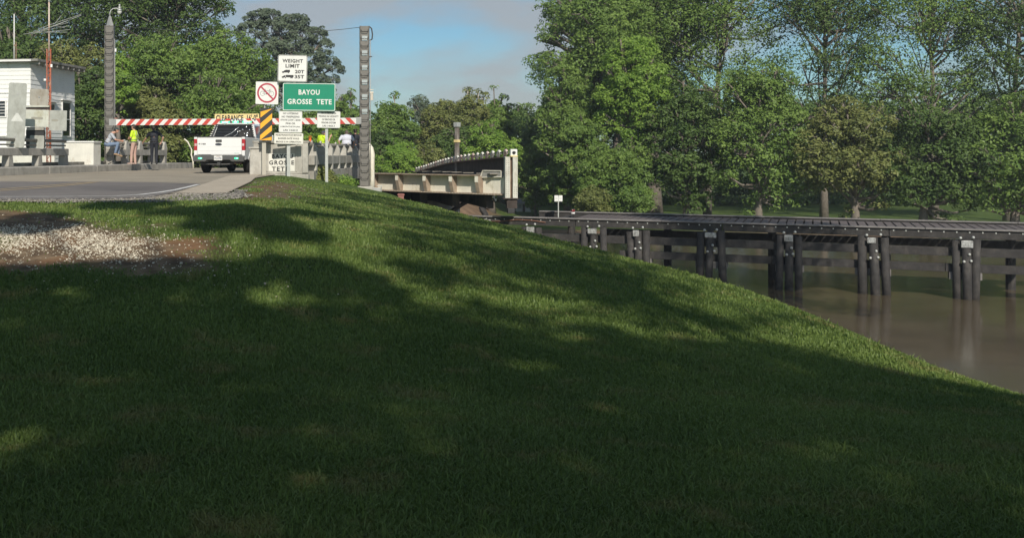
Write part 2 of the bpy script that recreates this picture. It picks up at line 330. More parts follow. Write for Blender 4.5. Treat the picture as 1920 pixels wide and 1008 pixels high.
# concrete approach: everything between the left kerb and the right parapet up to the gap, then down to the shoulder
conc_pts = rr([(-16.2, 10), (-16.2, 51.6), (-8.0, 51.6), (-8.0, 36.3)])+[(-1.95, 30.6)]+pp([(470, 341), (425, 362), (380, 363), (310, 372), (250, 375)])+[(-4.2, 15.3), (-30, 15.1), (-30, 21)]
sheet('road', conc_pts, ZR, CROAD, 'tan worn concrete road leading onto the bridge', 'road')
sheet('pavement', pp([(378, 346.5), (352, 355), (332, 361.5), (379, 362.6), (424, 361.6), (469, 340.6)])+[(-1.97, 30.4)]+rr([(-8.6, 36.0), (-9.0, 33)]), ZR+.004, APRON, 'pale concrete apron at the corner of the road', 'pavement')
sheet('asphalt_road', pp([(-700, 341), (0, 341), (180, 341), (300, 342.5), (376, 345), (352, 353.5), (318, 363), (280, 370.5), (200, 373.5), (0, 375), (-700, 376)]), ZR+.008, ASPH, 'dark grey asphalt road in front of the concrete approach', 'road')
def strip(pix, w, z):
    c = [Vector(p) for p in pp(pix)]; vs = []; fs = []
    for k, p in enumerate(c):
        d = (c[min(k+1, len(c)-1)]-c[max(k-1, 0)]).normalized(); nn = Vector((-d.y, d.x))
        vs += [(p+nn*w/2).to_3d(), (p-nn*w/2).to_3d()]
    for v in vs: v.z = z
    return vs, [(2*k, 2*k+1, 2*k+3, 2*k+2) for k in range(len(c)-1)]
for k, (q, lab) in enumerate((([(-40, 357.5), (0, 355.5), (60, 351), (110, 347), (150, 343.5), (172, 341.8)], 'farther line of the double yellow centre line on the asphalt'),
              ([(-40, 360.5), (0, 358.5), (70, 353.5), (130, 348), (165, 344), (183, 341.9)], 'nearer line of the double yellow centre line on the asphalt'))):
    vs, fs = strip(q, 0.13, ZR+.012); o = MB().add(vs, fs).build('road_line', LINEY, fixn=False); tag(o, lab, 'road marking', kind='structure')
vs, fs = strip([(-60, 370.5), (0, 370), (120, 369.5), (220, 368.3), (262, 366), (300, 361.5), (330, 356.5), (352, 351.5), (372, 346.5)], 0.12, ZR+.012)
o = MB().add(vs, fs).build('road_line', LINEW, fixn=False); tag(o, 'white edge line curving along the near side of the asphalt', 'road marking', kind='structure')
# gravel shoulder: stones as one mass
ICO = None
def ico():
    t = (1+5**.5)/2; v = np.array([(-1, t, 0), (1, t, 0), (-1, -t, 0), (1, -t, 0), (0, -1, t), (0, 1, t), (0, -1, -t), (0, 1, -t), (t, 0, -1), (t, 0, 1), (-t, 0, -1), (-t, 0, 1)], float); v /= np.linalg.norm(v[0])
    f = np.array([(0, 11, 5), (0, 5, 1), (0, 1, 7), (0, 7, 10), (0, 10, 11), (1, 5, 9), (5, 11, 4), (11, 10, 2), (10, 7, 6), (7, 1, 8), (3, 9, 4), (3, 4, 2), (3, 2, 6), (3, 6, 8), (3, 8, 9), (4, 9, 5), (2, 4, 11), (6, 2, 10), (8, 6, 7), (9, 8, 1)]); return v, f
def stones(name, x, y, z, r, m, label):
    v, f = ico(); N = len(x); a = rng.random((N, 1, 3))*0.7+0.55; q = v[None]*a*(1+0.25*(rng.random((N, 12, 1))-.5))
    th = rng.random(N)*6.28; c, s_ = np.cos(th)[:, None], np.sin(th)[:, None]
    qx = q[..., 0]*c-q[..., 1]*s_; qy = q[..., 0]*s_+q[..., 1]*c
    co = np.stack([qx, qy, q[..., 2]*.7], -1)*r[:, None, None]+np.stack([x, y, z], -1)[:, None, :]
    idx = f[None]+12*np.arange(N)[:, None, None]
    me = rawmesh(name, co.reshape(-1, 3), 3, idx, m, smooth=False); o = bpy.data.objects.new(name, me); COL.objects.link(o); return tag(o, label, 'gravel', kind='stuff')
def islandmat(name, c, c2, rough=0.85):
    m = bpy.data.materials.new(name); m.use_nodes = True; n = m.node_tree.nodes; l = m.node_tree.links; b = n['Principled BSDF']; b.inputs['Roughness'].default_value = rough
    ge = n.new('ShaderNodeNewGeometry'); mx = n.new('ShaderNodeMix'); mx.data_type = 'RGBA'; mx.inputs[6].default_value = (*c, 1); mx.inputs[7].default_value = (*c2, 1); l.new(ge.outputs['Random Per Island'], mx.inputs[0]); l.new(mx.outputs[2], b.inputs['Base Color']); return m
GRAV = islandmat('pale_shell_gravel', (0.30, 0.26, 0.19), (0.76, 0.70, 0.56))
GRAVG = islandmat('grey_gravel', (0.10, 0.09, 0.08), (0.34, 0.32, 0.28))
x = rng.uniform(-9, 0.5, 150000); y = rng.uniform(9, 15.3, 150000); d = dpoly(gravP, x, y)+(fbm(x, y, 1.3, 5)-.5)*1.7+.08
pr = np.where(d > 0, 0.06+0.85*ss(d/0.8), 0.07*np.exp(np.minimum(d, 0)/0.5)+0.0); pr *= (0.35+1.0*fbm(x, y, 2.3, 21)); keep = rng.random(len(x)) < pr*1.0
x, y = x[keep], y[keep]; r = rng.uniform(0.0045, 0.0125, len(x))*(1+0.8*(rng.random(len(x)) > 0.96))
stones('gravel_patch', x, y, gz(x, y)+r*0.35, r, GRAV, 'pile of pale shell gravel spread over bare soil'); print('stones', len(x))
# shoulder gravel beside the asphalt
x = rng.uniform(-9, -1, 60000); y = rng.uniform(14.3, 22, 60000)
shP = [tuple(p) for p in pp([(-60, 373), (200, 372), (300, 367), (330, 362.5), (425, 363), (455, 356), (470, 366), (430, 374), (300, 378), (-60, 378)])]
d = dpoly(shP, x, y)+(fbm(x, y, 2, 8)-.5)*.6; keep = (d > 0) & (rng.random(len(x)) < 0.30); x, y = x[keep], y[keep]; r = rng.uniform(0.006, 0.02, len(x))
stones('shoulder_gravel', x, y, np.maximum(gz(x, y), ZR-.02)*0+ZR+r*0.2-0.03*ss((15.6-y)/1.0), r, GRAVG, 'strip of grey gravel along the edge of the asphalt')
sheet('road_shoulder', pp([(-700, 374.5), (200, 373), (290, 369), (322, 362.3), (380, 363.5), (425, 362.5), (450, 355), (463, 362), (455, 368), (420, 373), (300, 377), (-700, 377)]), ZR-.012, mat('shoulder_asphalt', (0.14, 0.13, 0.12), 0.95, var=0.3, scale=4, bump=0.5, stain=(0.24, 0.2, 0.16), sscale=2, samt=0.6), 'grey broken shoulder between asphalt and lawn', 'road shoulder')

x = rng.uniform(-3.5, 1.5, 9000); y = rng.uniform(16, 34, 9000); keep = (dpoly(baldP, x, y) > -.3) & (rng.random(9000) < .05); x, y = x[keep], y[keep]; r = rng.uniform(.008, .02, len(x))
stones('soil_pebbles', x, y, gz(x, y)+r*.3, r, GRAVG, 'scattered pebbles on the bare soil beside the concrete apron')
# ------------------------------------------------------------------ grass blades
N = 640000
ang = rng.uniform(R(-24), R(41), N); iy = rng.uniform(1/33.0, 1/3.1, N)**1.0; D = 1/iy
x = np.tan(ang)*D; y = D
s_ = soil_amt(x, y); p_ = 1-s_*0.97+0.0; p_ *= np.where(dpoly(gravP, x, y) > -0.1, 0.08, 1.0)
ok = rng.random(N) < p_
ed = dpoly(pp([(-900, 376), (0, 376.5), (280, 374), (330, 365), (425, 364), (470, 343), (500, 333)])+[(-1.6, 36), (-9, 60), (-60, 60), (-60, 15.5)], x, y); ok &= ed < -0.05
xc = np.interp(y, [0, 10, 18, 26, 32, 36, 43, 60], [7.6, 6.2, 4.3, 2.9, 2.3, 2.3, 2.9, 3.0]); ok &= gz(x, y) > -3.1
x, y = x[ok], y[ok]; z = gz(x, y); N = len(x); print('blades', N)
patch = fbm(x, y, 0.9, 31); h = (0.018+0.022*rng.random(N)+0.026*patch**1.5)*(1-0.45*soil_amt(x, y)); h *= 1+0.9*(rng.random(N) > 0.985); xc = np.interp(y, [0, 10, 18, 26, 32, 36, 43, 60], [7.6, 6.2, 4.3, 2.9, 2.3, 2.3, 2.9, 3.0]); h *= 1+2.2*ss((x-xc-2.2)/2.5)*patch*1.6; h *= 1+5.0*ss((-2.1-z)/.8)*patch*1.4
w = 0.0014+0.00062*y; th = rng.random(N)*2*np.pi; lean = rng.random(N)*0.75+0.1; la = rng.random(N)*2*np.pi
dx, dy = np.cos(th)*w, np.sin(th)*w; lx, ly = np.cos(la)*lean*h, np.sin(la)*lean*h
P0 = np.stack([x-dx, y-dy, z-.004], -1); P1 = np.stack([x+dx, y+dy, z-.004], -1)
P2 = np.stack([x+dx*.7+lx*.35, y+dy*.7+ly*.35, z+h*.6], -1); P3 = np.stack([x-dx*.7+lx*.35, y-dy*.7+ly*.35, z+h*.6], -1); P4 = np.stack([x+lx, y+ly, z+h*(1-.25*lean)], -1)
co = np.stack([P0, P1, P2, P3, P4], 1).reshape(-1, 3); bi = 5*np.arange(N)[:, None]
tri = np.concatenate([bi+np.array([0, 1, 2]), bi+np.array([0, 2, 3]), bi+np.array([3, 2, 4])], 1)
GRM = leafmat('lawn_grass_blades', (0.070, 0.122, 0.026), (0.205, 0.275, 0.070), 0.35)
gn = GRM.node_tree; gl = gn.links; gt = gn.nodes.new('ShaderNodeTexCoord'); gz_ = gn.nodes.new('ShaderNodeTexNoise'); gz_.inputs['Scale'].default_value = 1.7; gz_.inputs['Detail'].default_value = 8; gz_.inputs['Roughness'].default_value = .7; gl.new(gt.outputs['Object'], gz_.inputs[0])
gr_ = gn.nodes.new('ShaderNodeMapRange'); gr_.inputs[1].default_value = .53; gr_.inputs[2].default_value = .72; gl.new(gz_.outputs[0], gr_.inputs[0]); gm_ = gn.nodes.new('ShaderNodeMix'); gm_.data_type = 'RGBA'; gm_.inputs[7].default_value = (.30, .25, .10, 1)
bb_ = gn.nodes['Principled BSDF']; src = bb_.inputs['Base Color'].links[0].from_socket; gl.new(gr_.outputs[0], gm_.inputs[0]); gl.new(src, gm_.inputs[6]); gl.new(gm_.outputs[2], bb_.inputs['Base Color']); gl.new(gm_.outputs[2], [q for q in gn.nodes if q.type == 'BSDF_TRANSLUCENT'][0].inputs[0])
me = rawmesh('lawn_grass', co, 3, tri, GRM, smooth=False)
o = bpy.data.objects.new('lawn_grass', me); COL.objects.link(o); tag(o, 'short mown green grass covering the bank', 'grass', kind='stuff')

# ------------------------------------------------------------------ trees
def unit(a): return a/np.maximum(np.linalg.norm(a, axis=-1, keepdims=True), 1e-9)
def leaves(blobs, nleaf, size, seed, clump=0.30, sparse=1.0):
    r = np.random.default_rng(seed); B = np.array(blobs, float); vol = (B[:, 3]*B[:, 4]+B[:, 4]*B[:, 5]+B[:, 3]*B[:, 5]); vol /= vol.sum(); Ps = []; Ns = []
    for bb, wv in zip(B, vol):
        nb = int(nleaf*wv); rad = bb[3:6]; rm = rad.mean(); cr_ = max(0.28, min(clump*rm, .95)); K = max(8, int(2.2*sparse*(rm/cr_)**2*2.1))
        d = unit(r.normal(size=(K, 3))); d[:, 2] = np.where(d[:, 2] < -0.55, -d[:, 2]*.5, d[:, 2]); d = unit(d)
        cc = bb[:3]+d*rad*(0.78+0.30*r.random((K, 1))); crr = cr_*(0.55+0.8*r.random(K)); pk = crr**2; k = r.choice(K, nb, p=pk/pk.sum())
        dd = unit(r.normal(size=(nb, 3))+d[k]*0.7+np.array([0, 0, .35])); Ps.append(cc[k]+dd*(crr[k]*(0.55+0.5*r.random(nb)**.6))[:, None]*np.array([1.15, 1.15, .8]))
        Ns.append(unit(dd*1.0+np.array([0, -.12, .35])+r.normal(size=(nb, 3))*0.34))
    Pm = np.concatenate(Ps); Nm = np.concatenate(Ns); n_ = len(Pm)
    t = unit(np.cross(Nm, r.normal(size=(n_, 3)))); b_ = np.cross(Nm, t); L_ = (size*(0.6+0.8*r.random(n_)))[:, None]; w_ = L_*(0.38+0.25*r.random((n_, 1)))
    mid = Pm+Nm*L_*0.10
    co = np.stack([Pm-t*L_*.5, mid-b_*w_*.5-t*L_*.06, Pm+t*L_*.5, mid+b_*w_*.5-t*L_*.06], 1)
    return co.reshape(-1, 3), np.arange(4*n_).reshape(-1, 4)
TID = [100]
def tree(name, label, cat, base, blobs, nleaf, size, lm, trunk_r=0.22, bark=None, group=None, clump=0.30, limbs=True, sparse=1.0, lean=0.0, trunk=True):
    TID[0] += 1; seed = TID[0]; rnd = random.Random(seed); bark = bark or BARK
    B = [(a-base[0], b_-base[1], c-base[2], d, e, f_) for a, b_, c, d, e, f_ in blobs]
    t = thing(name, label, cat, base, 0, group)
    co, idx = leaves(B, nleaf, size, seed, clump, sparse); me = rawmesh('crown', co, 4, idx, LG[lm], smooth=False); c = bpy.data.objects.new('crown', me); COL.objects.link(c); c.parent = t
    if trunk:
        m = MB(); zt = max(q[2] for q in B); zl = min(q[2]-q[5]*.4 for q in B); mx_ = sum(q[0] for q in B)/len(B); my_ = sum(q[1] for q in B)/len(B)
        H = zt*0.8; pts = []
        for k in range(7):
            a = k/6; pts.append((mx_*a**1.3+rnd.uniform(-.12, .12)*a*trunk_r*5, my_*a**1.3+rnd.uniform(-.12, .12)*trunk_r*5*a, H*a-(.3 if k == 0 else 0)))
        rs = [trunk_r*(1.35-.95*(k/6)**.8) if k else trunk_r*1.7 for k in range(7)]; m.tube(pts, rs, 8)
        if limbs:
            for q in B:
                hz = min(max(q[2]-q[5]*1.1-rnd.uniform(0, .8), H*.22), H*.9); a = hz/H; s0 = Vector((mx_*a**1.3, my_*a**1.3, hz)); e = Vector((q[0], q[1], q[2]+q[5]*.3)); mid = (s0+e)/2+Vector((rnd.uniform(-.3, .3), rnd.uniform(-.3, .3), -.12*(e-s0).length))
                m.tube([s0, mid, e], [trunk_r*.5, trunk_r*.33, trunk_r*.1], 6)
                for _ in range(3):
                    d_ = Vector((rnd.uniform(-1, 1)*q[3], rnd.uniform(-1, 1)*q[4], rnd.uniform(.1, 1)*q[5]))*.85; m.tube([mid.lerp(e, .5), e.lerp(Vector(q[:3])+d_, .55), Vector(q[:3])+d_], [trunk_r*.22, trunk_r*.13, trunk_r*.05], 5)
        m.build('trunk', bark, t, smooth=True, fixn=False)
    return t
def ctree(label, px, ptop, pbot, wpx, D, lm, nl=14000, size=0.24, name='broadleaf_tree', cat='tree', nb=16, **kw):
    """crown fills an ellipsoid of the given width (half) and height at distance D"""
    rnd = random.Random(px*7+D); s_ = D/F; cx_ = (px-CX)*s_; top = ZP(ptop, D); bot = ZP(pbot, D); rx = wpx*s_*1.1; rz_ = (top-bot)/2; cz = (top+bot)/2; ry = min(rx, 4.5)
    blobs = []
    blobs.append((cx_, D+ry*.15, cz, rx*.62, ry*.6, rz_*.66))
    for k in range(int(nb*1.5)):
        for _ in range(50):
            d = Vector((rnd.gauss(0, 1), rnd.gauss(0, 1), rnd.gauss(0, 1))).normalized()
            if d.y < 0.55: break
        q = rnd.uniform(.42, .80); br = rnd.uniform(.22, .44)*min(rx, rz_*1.1)
        # narrower towards the top
        sh = 1-0.18*max(0, d.z)
        blobs.append((cx_+d.x*q*rx*sh, D+d.y*q*ry, cz+d.z*(rz_-br*.9)*min(1, q*1.35), br*rnd.uniform(.95, 1.3), br*1.1, br*rnd.uniform(.75, 1.0)))
    for k in range(int(nb*1.1)):
        a_ = rnd.uniform(0, 2*math.pi); q = rnd.uniform(.86, 1.06); br = rnd.uniform(.07, .16)*min(rx, rz_)
        blobs.append((cx_+math.cos(a_)*q*rx*.95, D+rnd.uniform(-.5, .2)*ry, cz+math.sin(a_)*(rz_-br)*q, br*1.2, br, br*rnd.uniform(.7, 1.1)))
    gzb = g(cx_, D); base = (cx_+rnd.uniform(-.2, .2)*rx, D+.2, gzb)
    return tree(name, label, cat, base, blobs, int(nl*1.5), size*.9, lm, **kw)
T = ctree
NT = dict(name='broadleaf_tree', cat='tree')
BU = dict(name='leafy_bush', cat='bush', trunk_r=0.07, limbs=True)
# left mass, back row then front row
T('tall dark tree rising behind the white house at the left edge', 40, -130, 200, 150, 78, 'deep', 17000, .27, nb=20)
T('tall dark tree behind the grey ladder tower with the lamp', 200, -150, 190, 130, 80, 'deep', 19000, .27, nb=22)
T('tall dark tree whose edge meets the sky above the left barrier', 335, -120, 200, 92, 76, 'deep', 19000, .26, nb=22)
T('mid green tree with rounded top left of the blue grey tree', 430, 58, 260, 72, 68, 'mid', 17000, .22, nb=20)
T('dense green tree between ladder tower and clearance sign, upper half', 300, 62, 250, 95, 66, 'mid', 18000, .22, nb=20)
T('olive tree behind the house roof and antenna mast', 135, 70, 270, 75, 64, 'olive', 15000, .21, nb=18)
T('deep green tree directly right of the white house wall', 165, 130, 330, 58, 58, 'deep', 14000, .20, nb=16)
T('deep green tree filling the corner left of the antenna mast', 30, 50, 230, 85, 66, 'deep', 13000, .22, nb=16)
T('bright green vine tangle behind the ladder tower with the lamp', 222, 108, 215, 26, 57, 'bright', 6500, .18, nb=9, name='vine_thicket', cat='vine')
T('light olive bushy tree just above the people standing at left', 285, 162, 330, 52, 60, 'olive', 14000, .20, nb=16)
T('dense green tree behind the pickup truck cab', 405, 135, 335, 78, 62, 'mid', 18000, .20, nb=20)
T('deep green tree behind the no bicycles sign', 478, 175, 345, 55, 64, 'deep', 13000, .20, nb=16)
T('green tree behind the small white notice signs', 560, 196, 350, 62, 68, 'mid', 14000, .20, nb=16)
T('low bright leafy bush between officer in black and pickup truck', 330, 235, 350, 36, 63, 'bright', 10000, .17, nb=12, **BU)
T('low green bush under the barrier left of the officer in black', 240, 225, 345, 45, 61, 'mid', 9000, .18, nb=12, **BU)
T('low green bush behind the yellow vested person at right', 610, 240, 350, 50, 66, 'bright', 9000, .18, nb=12, **BU)
T('green bush directly behind the pickup truck tailgate', 420, 230, 350, 50, 64, 'deep', 9000, .18, nb=12, **BU)
# the blue grey tree
D = 100; s_ = D/F
def pb(px, py, rx, rz, D=100, ry=None): return ((px-CX)*D/F, D, ZP(py, D), rx*D/F, (ry or rx)*D/F*.8, rz*D/F)
tree('broadleaf_tree', 'tall airy blue grey tree above the weight limit sign', 'tree', ((545-CX)*s_, D, g((545-CX)*s_, D)),
     [pb(*a) for a in [(482, 42, 22, 20), (470, 62, 26, 18), (505, 35, 22, 18), (520, 62, 30, 26), (552, 42, 24, 14), (565, 66, 28, 22), (590, 70, 22, 20), (600, 92, 22, 18), (545, 95, 36, 24), (500, 95, 32, 24), (575, 118, 34, 20), (612, 124, 22, 16), (628, 130, 14, 10), (626, 150, 12, 8), (590, 148, 24, 14), (545, 140, 40, 24), (498, 140, 34, 26), (520, 175, 45, 30), (600, 168, 22, 14)]],
     46000, .22, 'grey', trunk_r=.35, clump=.26, sparse=.75)
T('small mid green tree just right of the green name sign', 650, 172, 330, 30, 86, 'mid', 9000, .24, nb=12)
T('dark low tree hugging the ladder tower without lamp', 688, 200, 330, 28, 90, 'deep', 7000, .25, nb=10)
# middle distance
T('rounded green tree with pale forked trunk right of the tall ladder tower', 735, 178, 350, 40, 84, 'mid', 16000, .23, nb=18, bark=BARKL, trunk_r=.16)
T('thin sparse dark tree standing against the sky between two rounded crowns', 788, 174, 300, 22, 100, 'grey', 3600, .22, nb=12, sparse=.5, clump=.22)
T('broad olive tree behind the swing span centre', 835, 185, 345, 48, 86, 'olive', 15000, .23, nb=18)
T('olive crown with pale forked branches directly behind the light mast', 880, 166, 330, 40, 84, 'olive', 15000, .22, nb=18, bark=BARKL, trunk_r=.2)
T('green tree with pointed top right of the light mast', 928, 167, 340, 30, 90, 'mid', 12000, .24, nb=14)
T('pale distant tree left of the huge right hand tree', 978, 192, 370, 42, 110, 'mid', 12000, .28, nb=14)
T('dark distant tree lower and right of its neighbour beside the huge tree', 1012, 220, 390, 36, 104, 'deep', 10000, .28, nb=14)
T('deep green tree low down behind the ladder tower base', 715, 240, 372, 40, 78, 'deep', 11000, .21, nb=14)
T('bright green bush just above the left end of the plate girder', 745, 262, 365, 36, 74, 'bright', 10000, .19, nb=12, **BU)
T('olive shrub above the girder where the scroll railing starts', 800, 270, 372, 38, 76, 'olive', 9000, .2, nb=12, **BU)
T('bright green tree behind the scroll railing near the end post', 915, 225, 340, 45, 76, 'bright', 13000, .2, nb=16)
T('deep green tree behind the middle of the scroll railing', 858, 240, 360, 45, 78, 'deep', 11000, .21, nb=14)
T('mid green bush right of the riveted end post', 1000, 268, 392, 36, 80, 'mid', 10000, .2, nb=14, **BU)
T('small bright bush beside the tiny white shed', 1006, 330, 394, 20, 82, 'bright', 4000, .2, nb=9, **BU)
# right mass
T('huge tree filling the upper right of the photo, left half', 1112, -95, 270, 92, 80, 'mid', 34000, .25, nb=34, trunk_r=.45)
T('huge tree crown at the upper right behind the bright leaved one', 1215, -150, 260, 120, 84, 'deep', 30000, .27, nb=30, trunk_r=.45)
T('dense dark crown at the top edge, right of the open sky', 1160, -60, 130, 74, 82, 'mid', 16000, .25, nb=20, trunk_r=.3)
T('bright leaved tree in front of the huge dark one', 1185, 60, 290, 55, 72, 'bright', 19000, .22, nb=22)
T('deep green tree below the huge one, left side', 1062, 110, 390, 52, 76, 'mid', 18000, .22, nb=20)
T('mid green tree low behind the small white sign', 1090, 215, 400, 45, 73, 'mid', 14000, .2, nb=16)
T('rounded deep green bush behind the red lantern', 1150, 262, 405, 62, 70, 'mid', 18000, .19, nb=18, **BU)
T('low olive bush at the foot of the right trees', 1120, 352, 408, 34, 68, 'olive', 6000, .17, nb=10, **BU)
T('low green bush at the foot of the right trees, farther right', 1190, 345, 412, 36, 67, 'mid', 6000, .17, nb=10, **BU)
# beyond the right edge of the photo
for k, (px, pt, pbm, w_, D_, lm, lab) in enumerate([
    (1350, -120, 300, 120, 80, 'mid', 'tall green tree across the bayou, first one past the bright leaved tree'),
    (1290, 150, 405, 70, 70, 'deep', 'dense dark tree across the bayou low at the water, right of the bushes'),
    (1430, 120, 410, 85, 68, 'mid', 'wide mid green tree across the bayou, second low one past the bushes'),
    (1540, -100, 330, 120, 78, 'deep', 'tall dark tree across the bayou, middle of the far right group'),
    (1590, 170, 420, 80, 66, 'olive', 'olive tree low at the water in the far right group'),
    (1730, -90, 330, 125, 76, 'mid', 'tall tree across the bayou, next to last at the far right'),
    (1750, 160, 425, 85, 64, 'deep', 'low dark tree at the water, next to last at the far right'),
    (1900, -110, 340, 110, 74, 'deep', 'tall dark tree at the far right end of the opposite bank'),
    (1910, 170, 430, 90, 62, 'mid', 'low green tree at the far right end of the opposite bank')]):
    T(lab, px, pt, pbm, w_, D_, lm, 15000, .24, nb=18)
# the far wood closing every gap
rw_ = random.Random(11); fb = []
for k in range(190):
    px = -250+k*12.5; D_ = rw_.uniform(96, 104); tp = 235+rw_.uniform(-22, 30)-(45 if px < 460 else 0)-(35 if px > 1050 else 0)
    for j in range(4 if px > 1050 else 3):
        pz = tp+18+j*52+rw_.uniform(-8, 8); fb.append(pb(px+rw_.uniform(-8, 8), pz, rw_.uniform(20, 30), rw_.uniform(20, 30), D_))
co, idx = leaves(fb, 230000, .34, 77, .34); me = rawmesh('far_wood', co, 4, idx, LG['deep'], smooth=False); o = bpy.data.objects.new('far_wood', me); COL.objects.link(o); tag(o, 'unbroken dark green wood closing the view behind the nearer trees', 'wood', kind='stuff')
# bushes at the near abutment
tree('leafy_bush', 'leafy bush growing against the right side of the name wall', 'bush', (0.0, 36.9, g(0.0, 36.9)), [pb(598, 336, 16, 12, 36.9), (pb(588, 342, 10, 9, 36.7)), pb(612, 340, 12, 10, 37.2), pb(604, 328, 9, 7, 37)], 5200, .085, 'olive', trunk_r=.03)
tree('leafy_bush', 'small loose plant beside the foot of the no swimming sign post', 'bush', (.85, 37.6, g(.85, 37.6)), [pb(636, 342, 9, 8, 37.6), pb(648, 346, 7, 6, 37.7), pb(628, 346, 7, 5, 37.5)], 1300, .08, 'bright', trunk_r=.02, sparse=.6)
# trees behind and to the right of the camera: they throw the dappled shade on the bank
def up(x, y, H):  # the canopy point whose shadow lands on (x, y)
    z = g(x, y); t = (H-z)/to_sun.z; return (x+to_sun.x*t, y+to_sun.y*t, H)
def shade_tree(label, base, spots, nl, size):
    bl = []
    for (x, y, rx, ry, H) in spots:
        c = up(x, y, H); bl.append((c[0], c[1], c[2], rx, max(.35, ry*.8), max(.35, ry*.5)))
    tree('shade_tree', label, 'tree', (base[0], base[1], g(*base)), bl, nl, size, 'mid', trunk_r=.11, sparse=1.0, clump=.34)
rs_ = random.Random(5)
shade_tree('large tree behind the viewer whose canopy shades the near lawn', (-6, -16), [(x+rs_.uniform(-.4, .4), y, 1.6, 1.0, 13+rs_.uniform(-1, 2)) for x in np.arange(-8, 7, 1.5) for y in (3.6, 5.2, 6.8, 7.9)]+[(x+rs_.uniform(-.3, .3), 8.75+rs_.uniform(-.25, .15)+(.5 if x > .5 else 0), 1.1, .4, 13) for x in np.arange(-7, 6, 1.1)], 60000, .2)
def gshade(l_):   # (px, py, half width px, half height px, canopy height) as seen on the ground
    o_ = []
    for px, py, wx, wy, H in l_:
        x0, y0 = gpix(px, py); x1, y1 = gpix(px, py-wy); x2, y2 = gpix(px, py+wy); o_.append((x0, y0, wx*y0/F, max(.12, abs(y1-y2)/2), H))
    return o_
sp = gshade([(655, 372, 50, 2, 16), (640, 392, 50, 2, 16), (700, 402, 60, 2, 16), (760, 425, 60, 2, 16), (850, 428, 60, 2, 16), (940, 425, 60, 2, 16), (1030, 448, 60, 3, 16), (1110, 472, 60, 3, 16), (1190, 500, 60, 3, 16), (960, 400, 60, 2, 16), (1060, 520, 50, 3, 15), (930, 500, 60, 3, 15), (720, 382, 70, 2, 16), (790, 398, 60, 2, 16), (850, 412, 60, 2, 16), (930, 440, 70, 3, 16), (840, 440, 60, 3, 15), (780, 462, 60, 3, 15), (900, 470, 60, 4, 15), (1000, 500, 60, 4, 15), (820, 520, 50, 4, 14), (900, 535, 60, 4, 14), (1090, 500, 60, 4, 15), (700, 372, 60, 4, 16), (830, 405, 60, 6, 15), (660, 412, 40, 3, 17), (790, 418, 60, 4, 16), (880, 430, 90, 7, 15), (800, 450, 70, 9, 17), 
 (840, 478, 80, 9, 14), (960, 485, 90, 10, 16), (1060, 478, 70, 8, 15), (780, 500, 60, 10, 14), (880, 512, 80, 10, 15), (1000, 520, 90, 10, 14), (1120, 505, 80, 9, 16), (1180, 540, 80, 12, 15), (1080, 536, 70, 5, 16), (1260, 590, 90, 16, 14), (820, 580, 80, 12, 13), (700, 575, 80, 12, 14), (1350, 620, 80, 20, 14), (1200, 620, 80, 14, 14),
 (1050, 450, 40, 3, 15), (900, 410, 60, 3, 15), (1000, 432, 60, 4, 15), (1100, 460, 70, 5, 15), (1190, 486, 70, 6, 15), (1300, 540, 70, 8, 15), (1450, 600, 80, 10, 15), (1600, 690, 90, 14, 15), (1750, 760, 90, 14, 15), (640, 360, 30, 2, 16), (600, 376, 40, 2, 16)])
shade_tree('large tree right of the viewer whose canopy dapples the slope', (9.5, -6), sp, 46000, .2)
sp = gshade([(60, 417, 60, 2, 12), (250, 385, 50, 2, 16), (330, 398, 50, 2, 15), (420, 415, 55, 3, 16), (520, 430, 60, 3, 15), (500, 397, 60, 2, 16), (610, 407, 60, 2, 16), (540, 520, 60, 6, 14), (640, 526, 60, 6, 14), (430, 520, 40, 4, 14), (330, 522, 60, 5, 14), (180, 526, 80, 5, 14), (60, 524, 70, 5, 14)])
shade_tree('slender tree behind the viewer throwing thin bands of shade', (3.5, -9), sp, 15000, .2)

# ================================================================== structures
def local(root_loc, rz): 
    M = Matrix.Rotation(-rz, 3, 'Z'); r0 = Vector(root_loc)
    return lambda p: M @ (Vector(p)-r0)
RZ = -TH    # rotation that turns local +Y along the road
def text(s, parent, mat_, w, h, cx, y, cz, bold=0.0, name='lettering', rz=0, depth=.004, spacing=1.0):
    """flat lettering facing local -Y, scaled to the box w x h centred on (cx, cz)"""
    cu = bpy.data.curves.new(name, 'FONT'); cu.body = s; cu.align_x = 'CENTER'; cu.extrude = 0.01; cu.offset = bold; cu.space_character = spacing; cu.resolution_u = 3
    to = bpy.data.objects.new(name, cu); COL.objects.link(to); bpy.context.view_layer.update()
    me = bpy.data.meshes.new_from_object(to.evaluated_get(bpy.context.evaluated_depsgraph_get())); bpy.data.objects.remove(to)
    n = len(me.vertices); co = np.zeros(n*3, np.float32); me.vertices.foreach_get('co', co); co = co.reshape(-1, 3)
    mn, mx = co.min(0), co.max(0); c = (mn+mx)/2; sx = w/(mx[0]-mn[0]); sz = h/(mx[1]-mn[1])
    o_ = np.stack([(co[:, 0]-c[0])*sx+cx, y-(co[:, 2]-mn[2])/(mx[2]-mn[2]+1e-9)*depth, (co[:, 1]-c[1])*sz+cz], -1)
    me.vertices.foreach_set('co', o_.astype(np.float32).ravel()); me.materials.clear(); me.materials.append(mat_); me.update()
    o = bpy.data.objects.new(name, me); COL.objects.link(o); o.parent = parent; return o
def lines(rows, parent, m, w, top, bot, cx, y, fill=.62, bold=0.0, widths=None):
    """several rows of lettering; one mesh each"""
    n = len(rows); p = (top-bot)/n; mxl = max(len(r) for r in rows)
    for k, r in enumerate(rows):
        ww = w*(len(r)/mxl)**.9 if widths is None else widths[k]
        text(r, parent, m, ww, p*fill, cx, y, top-p*(k+.5), bold)

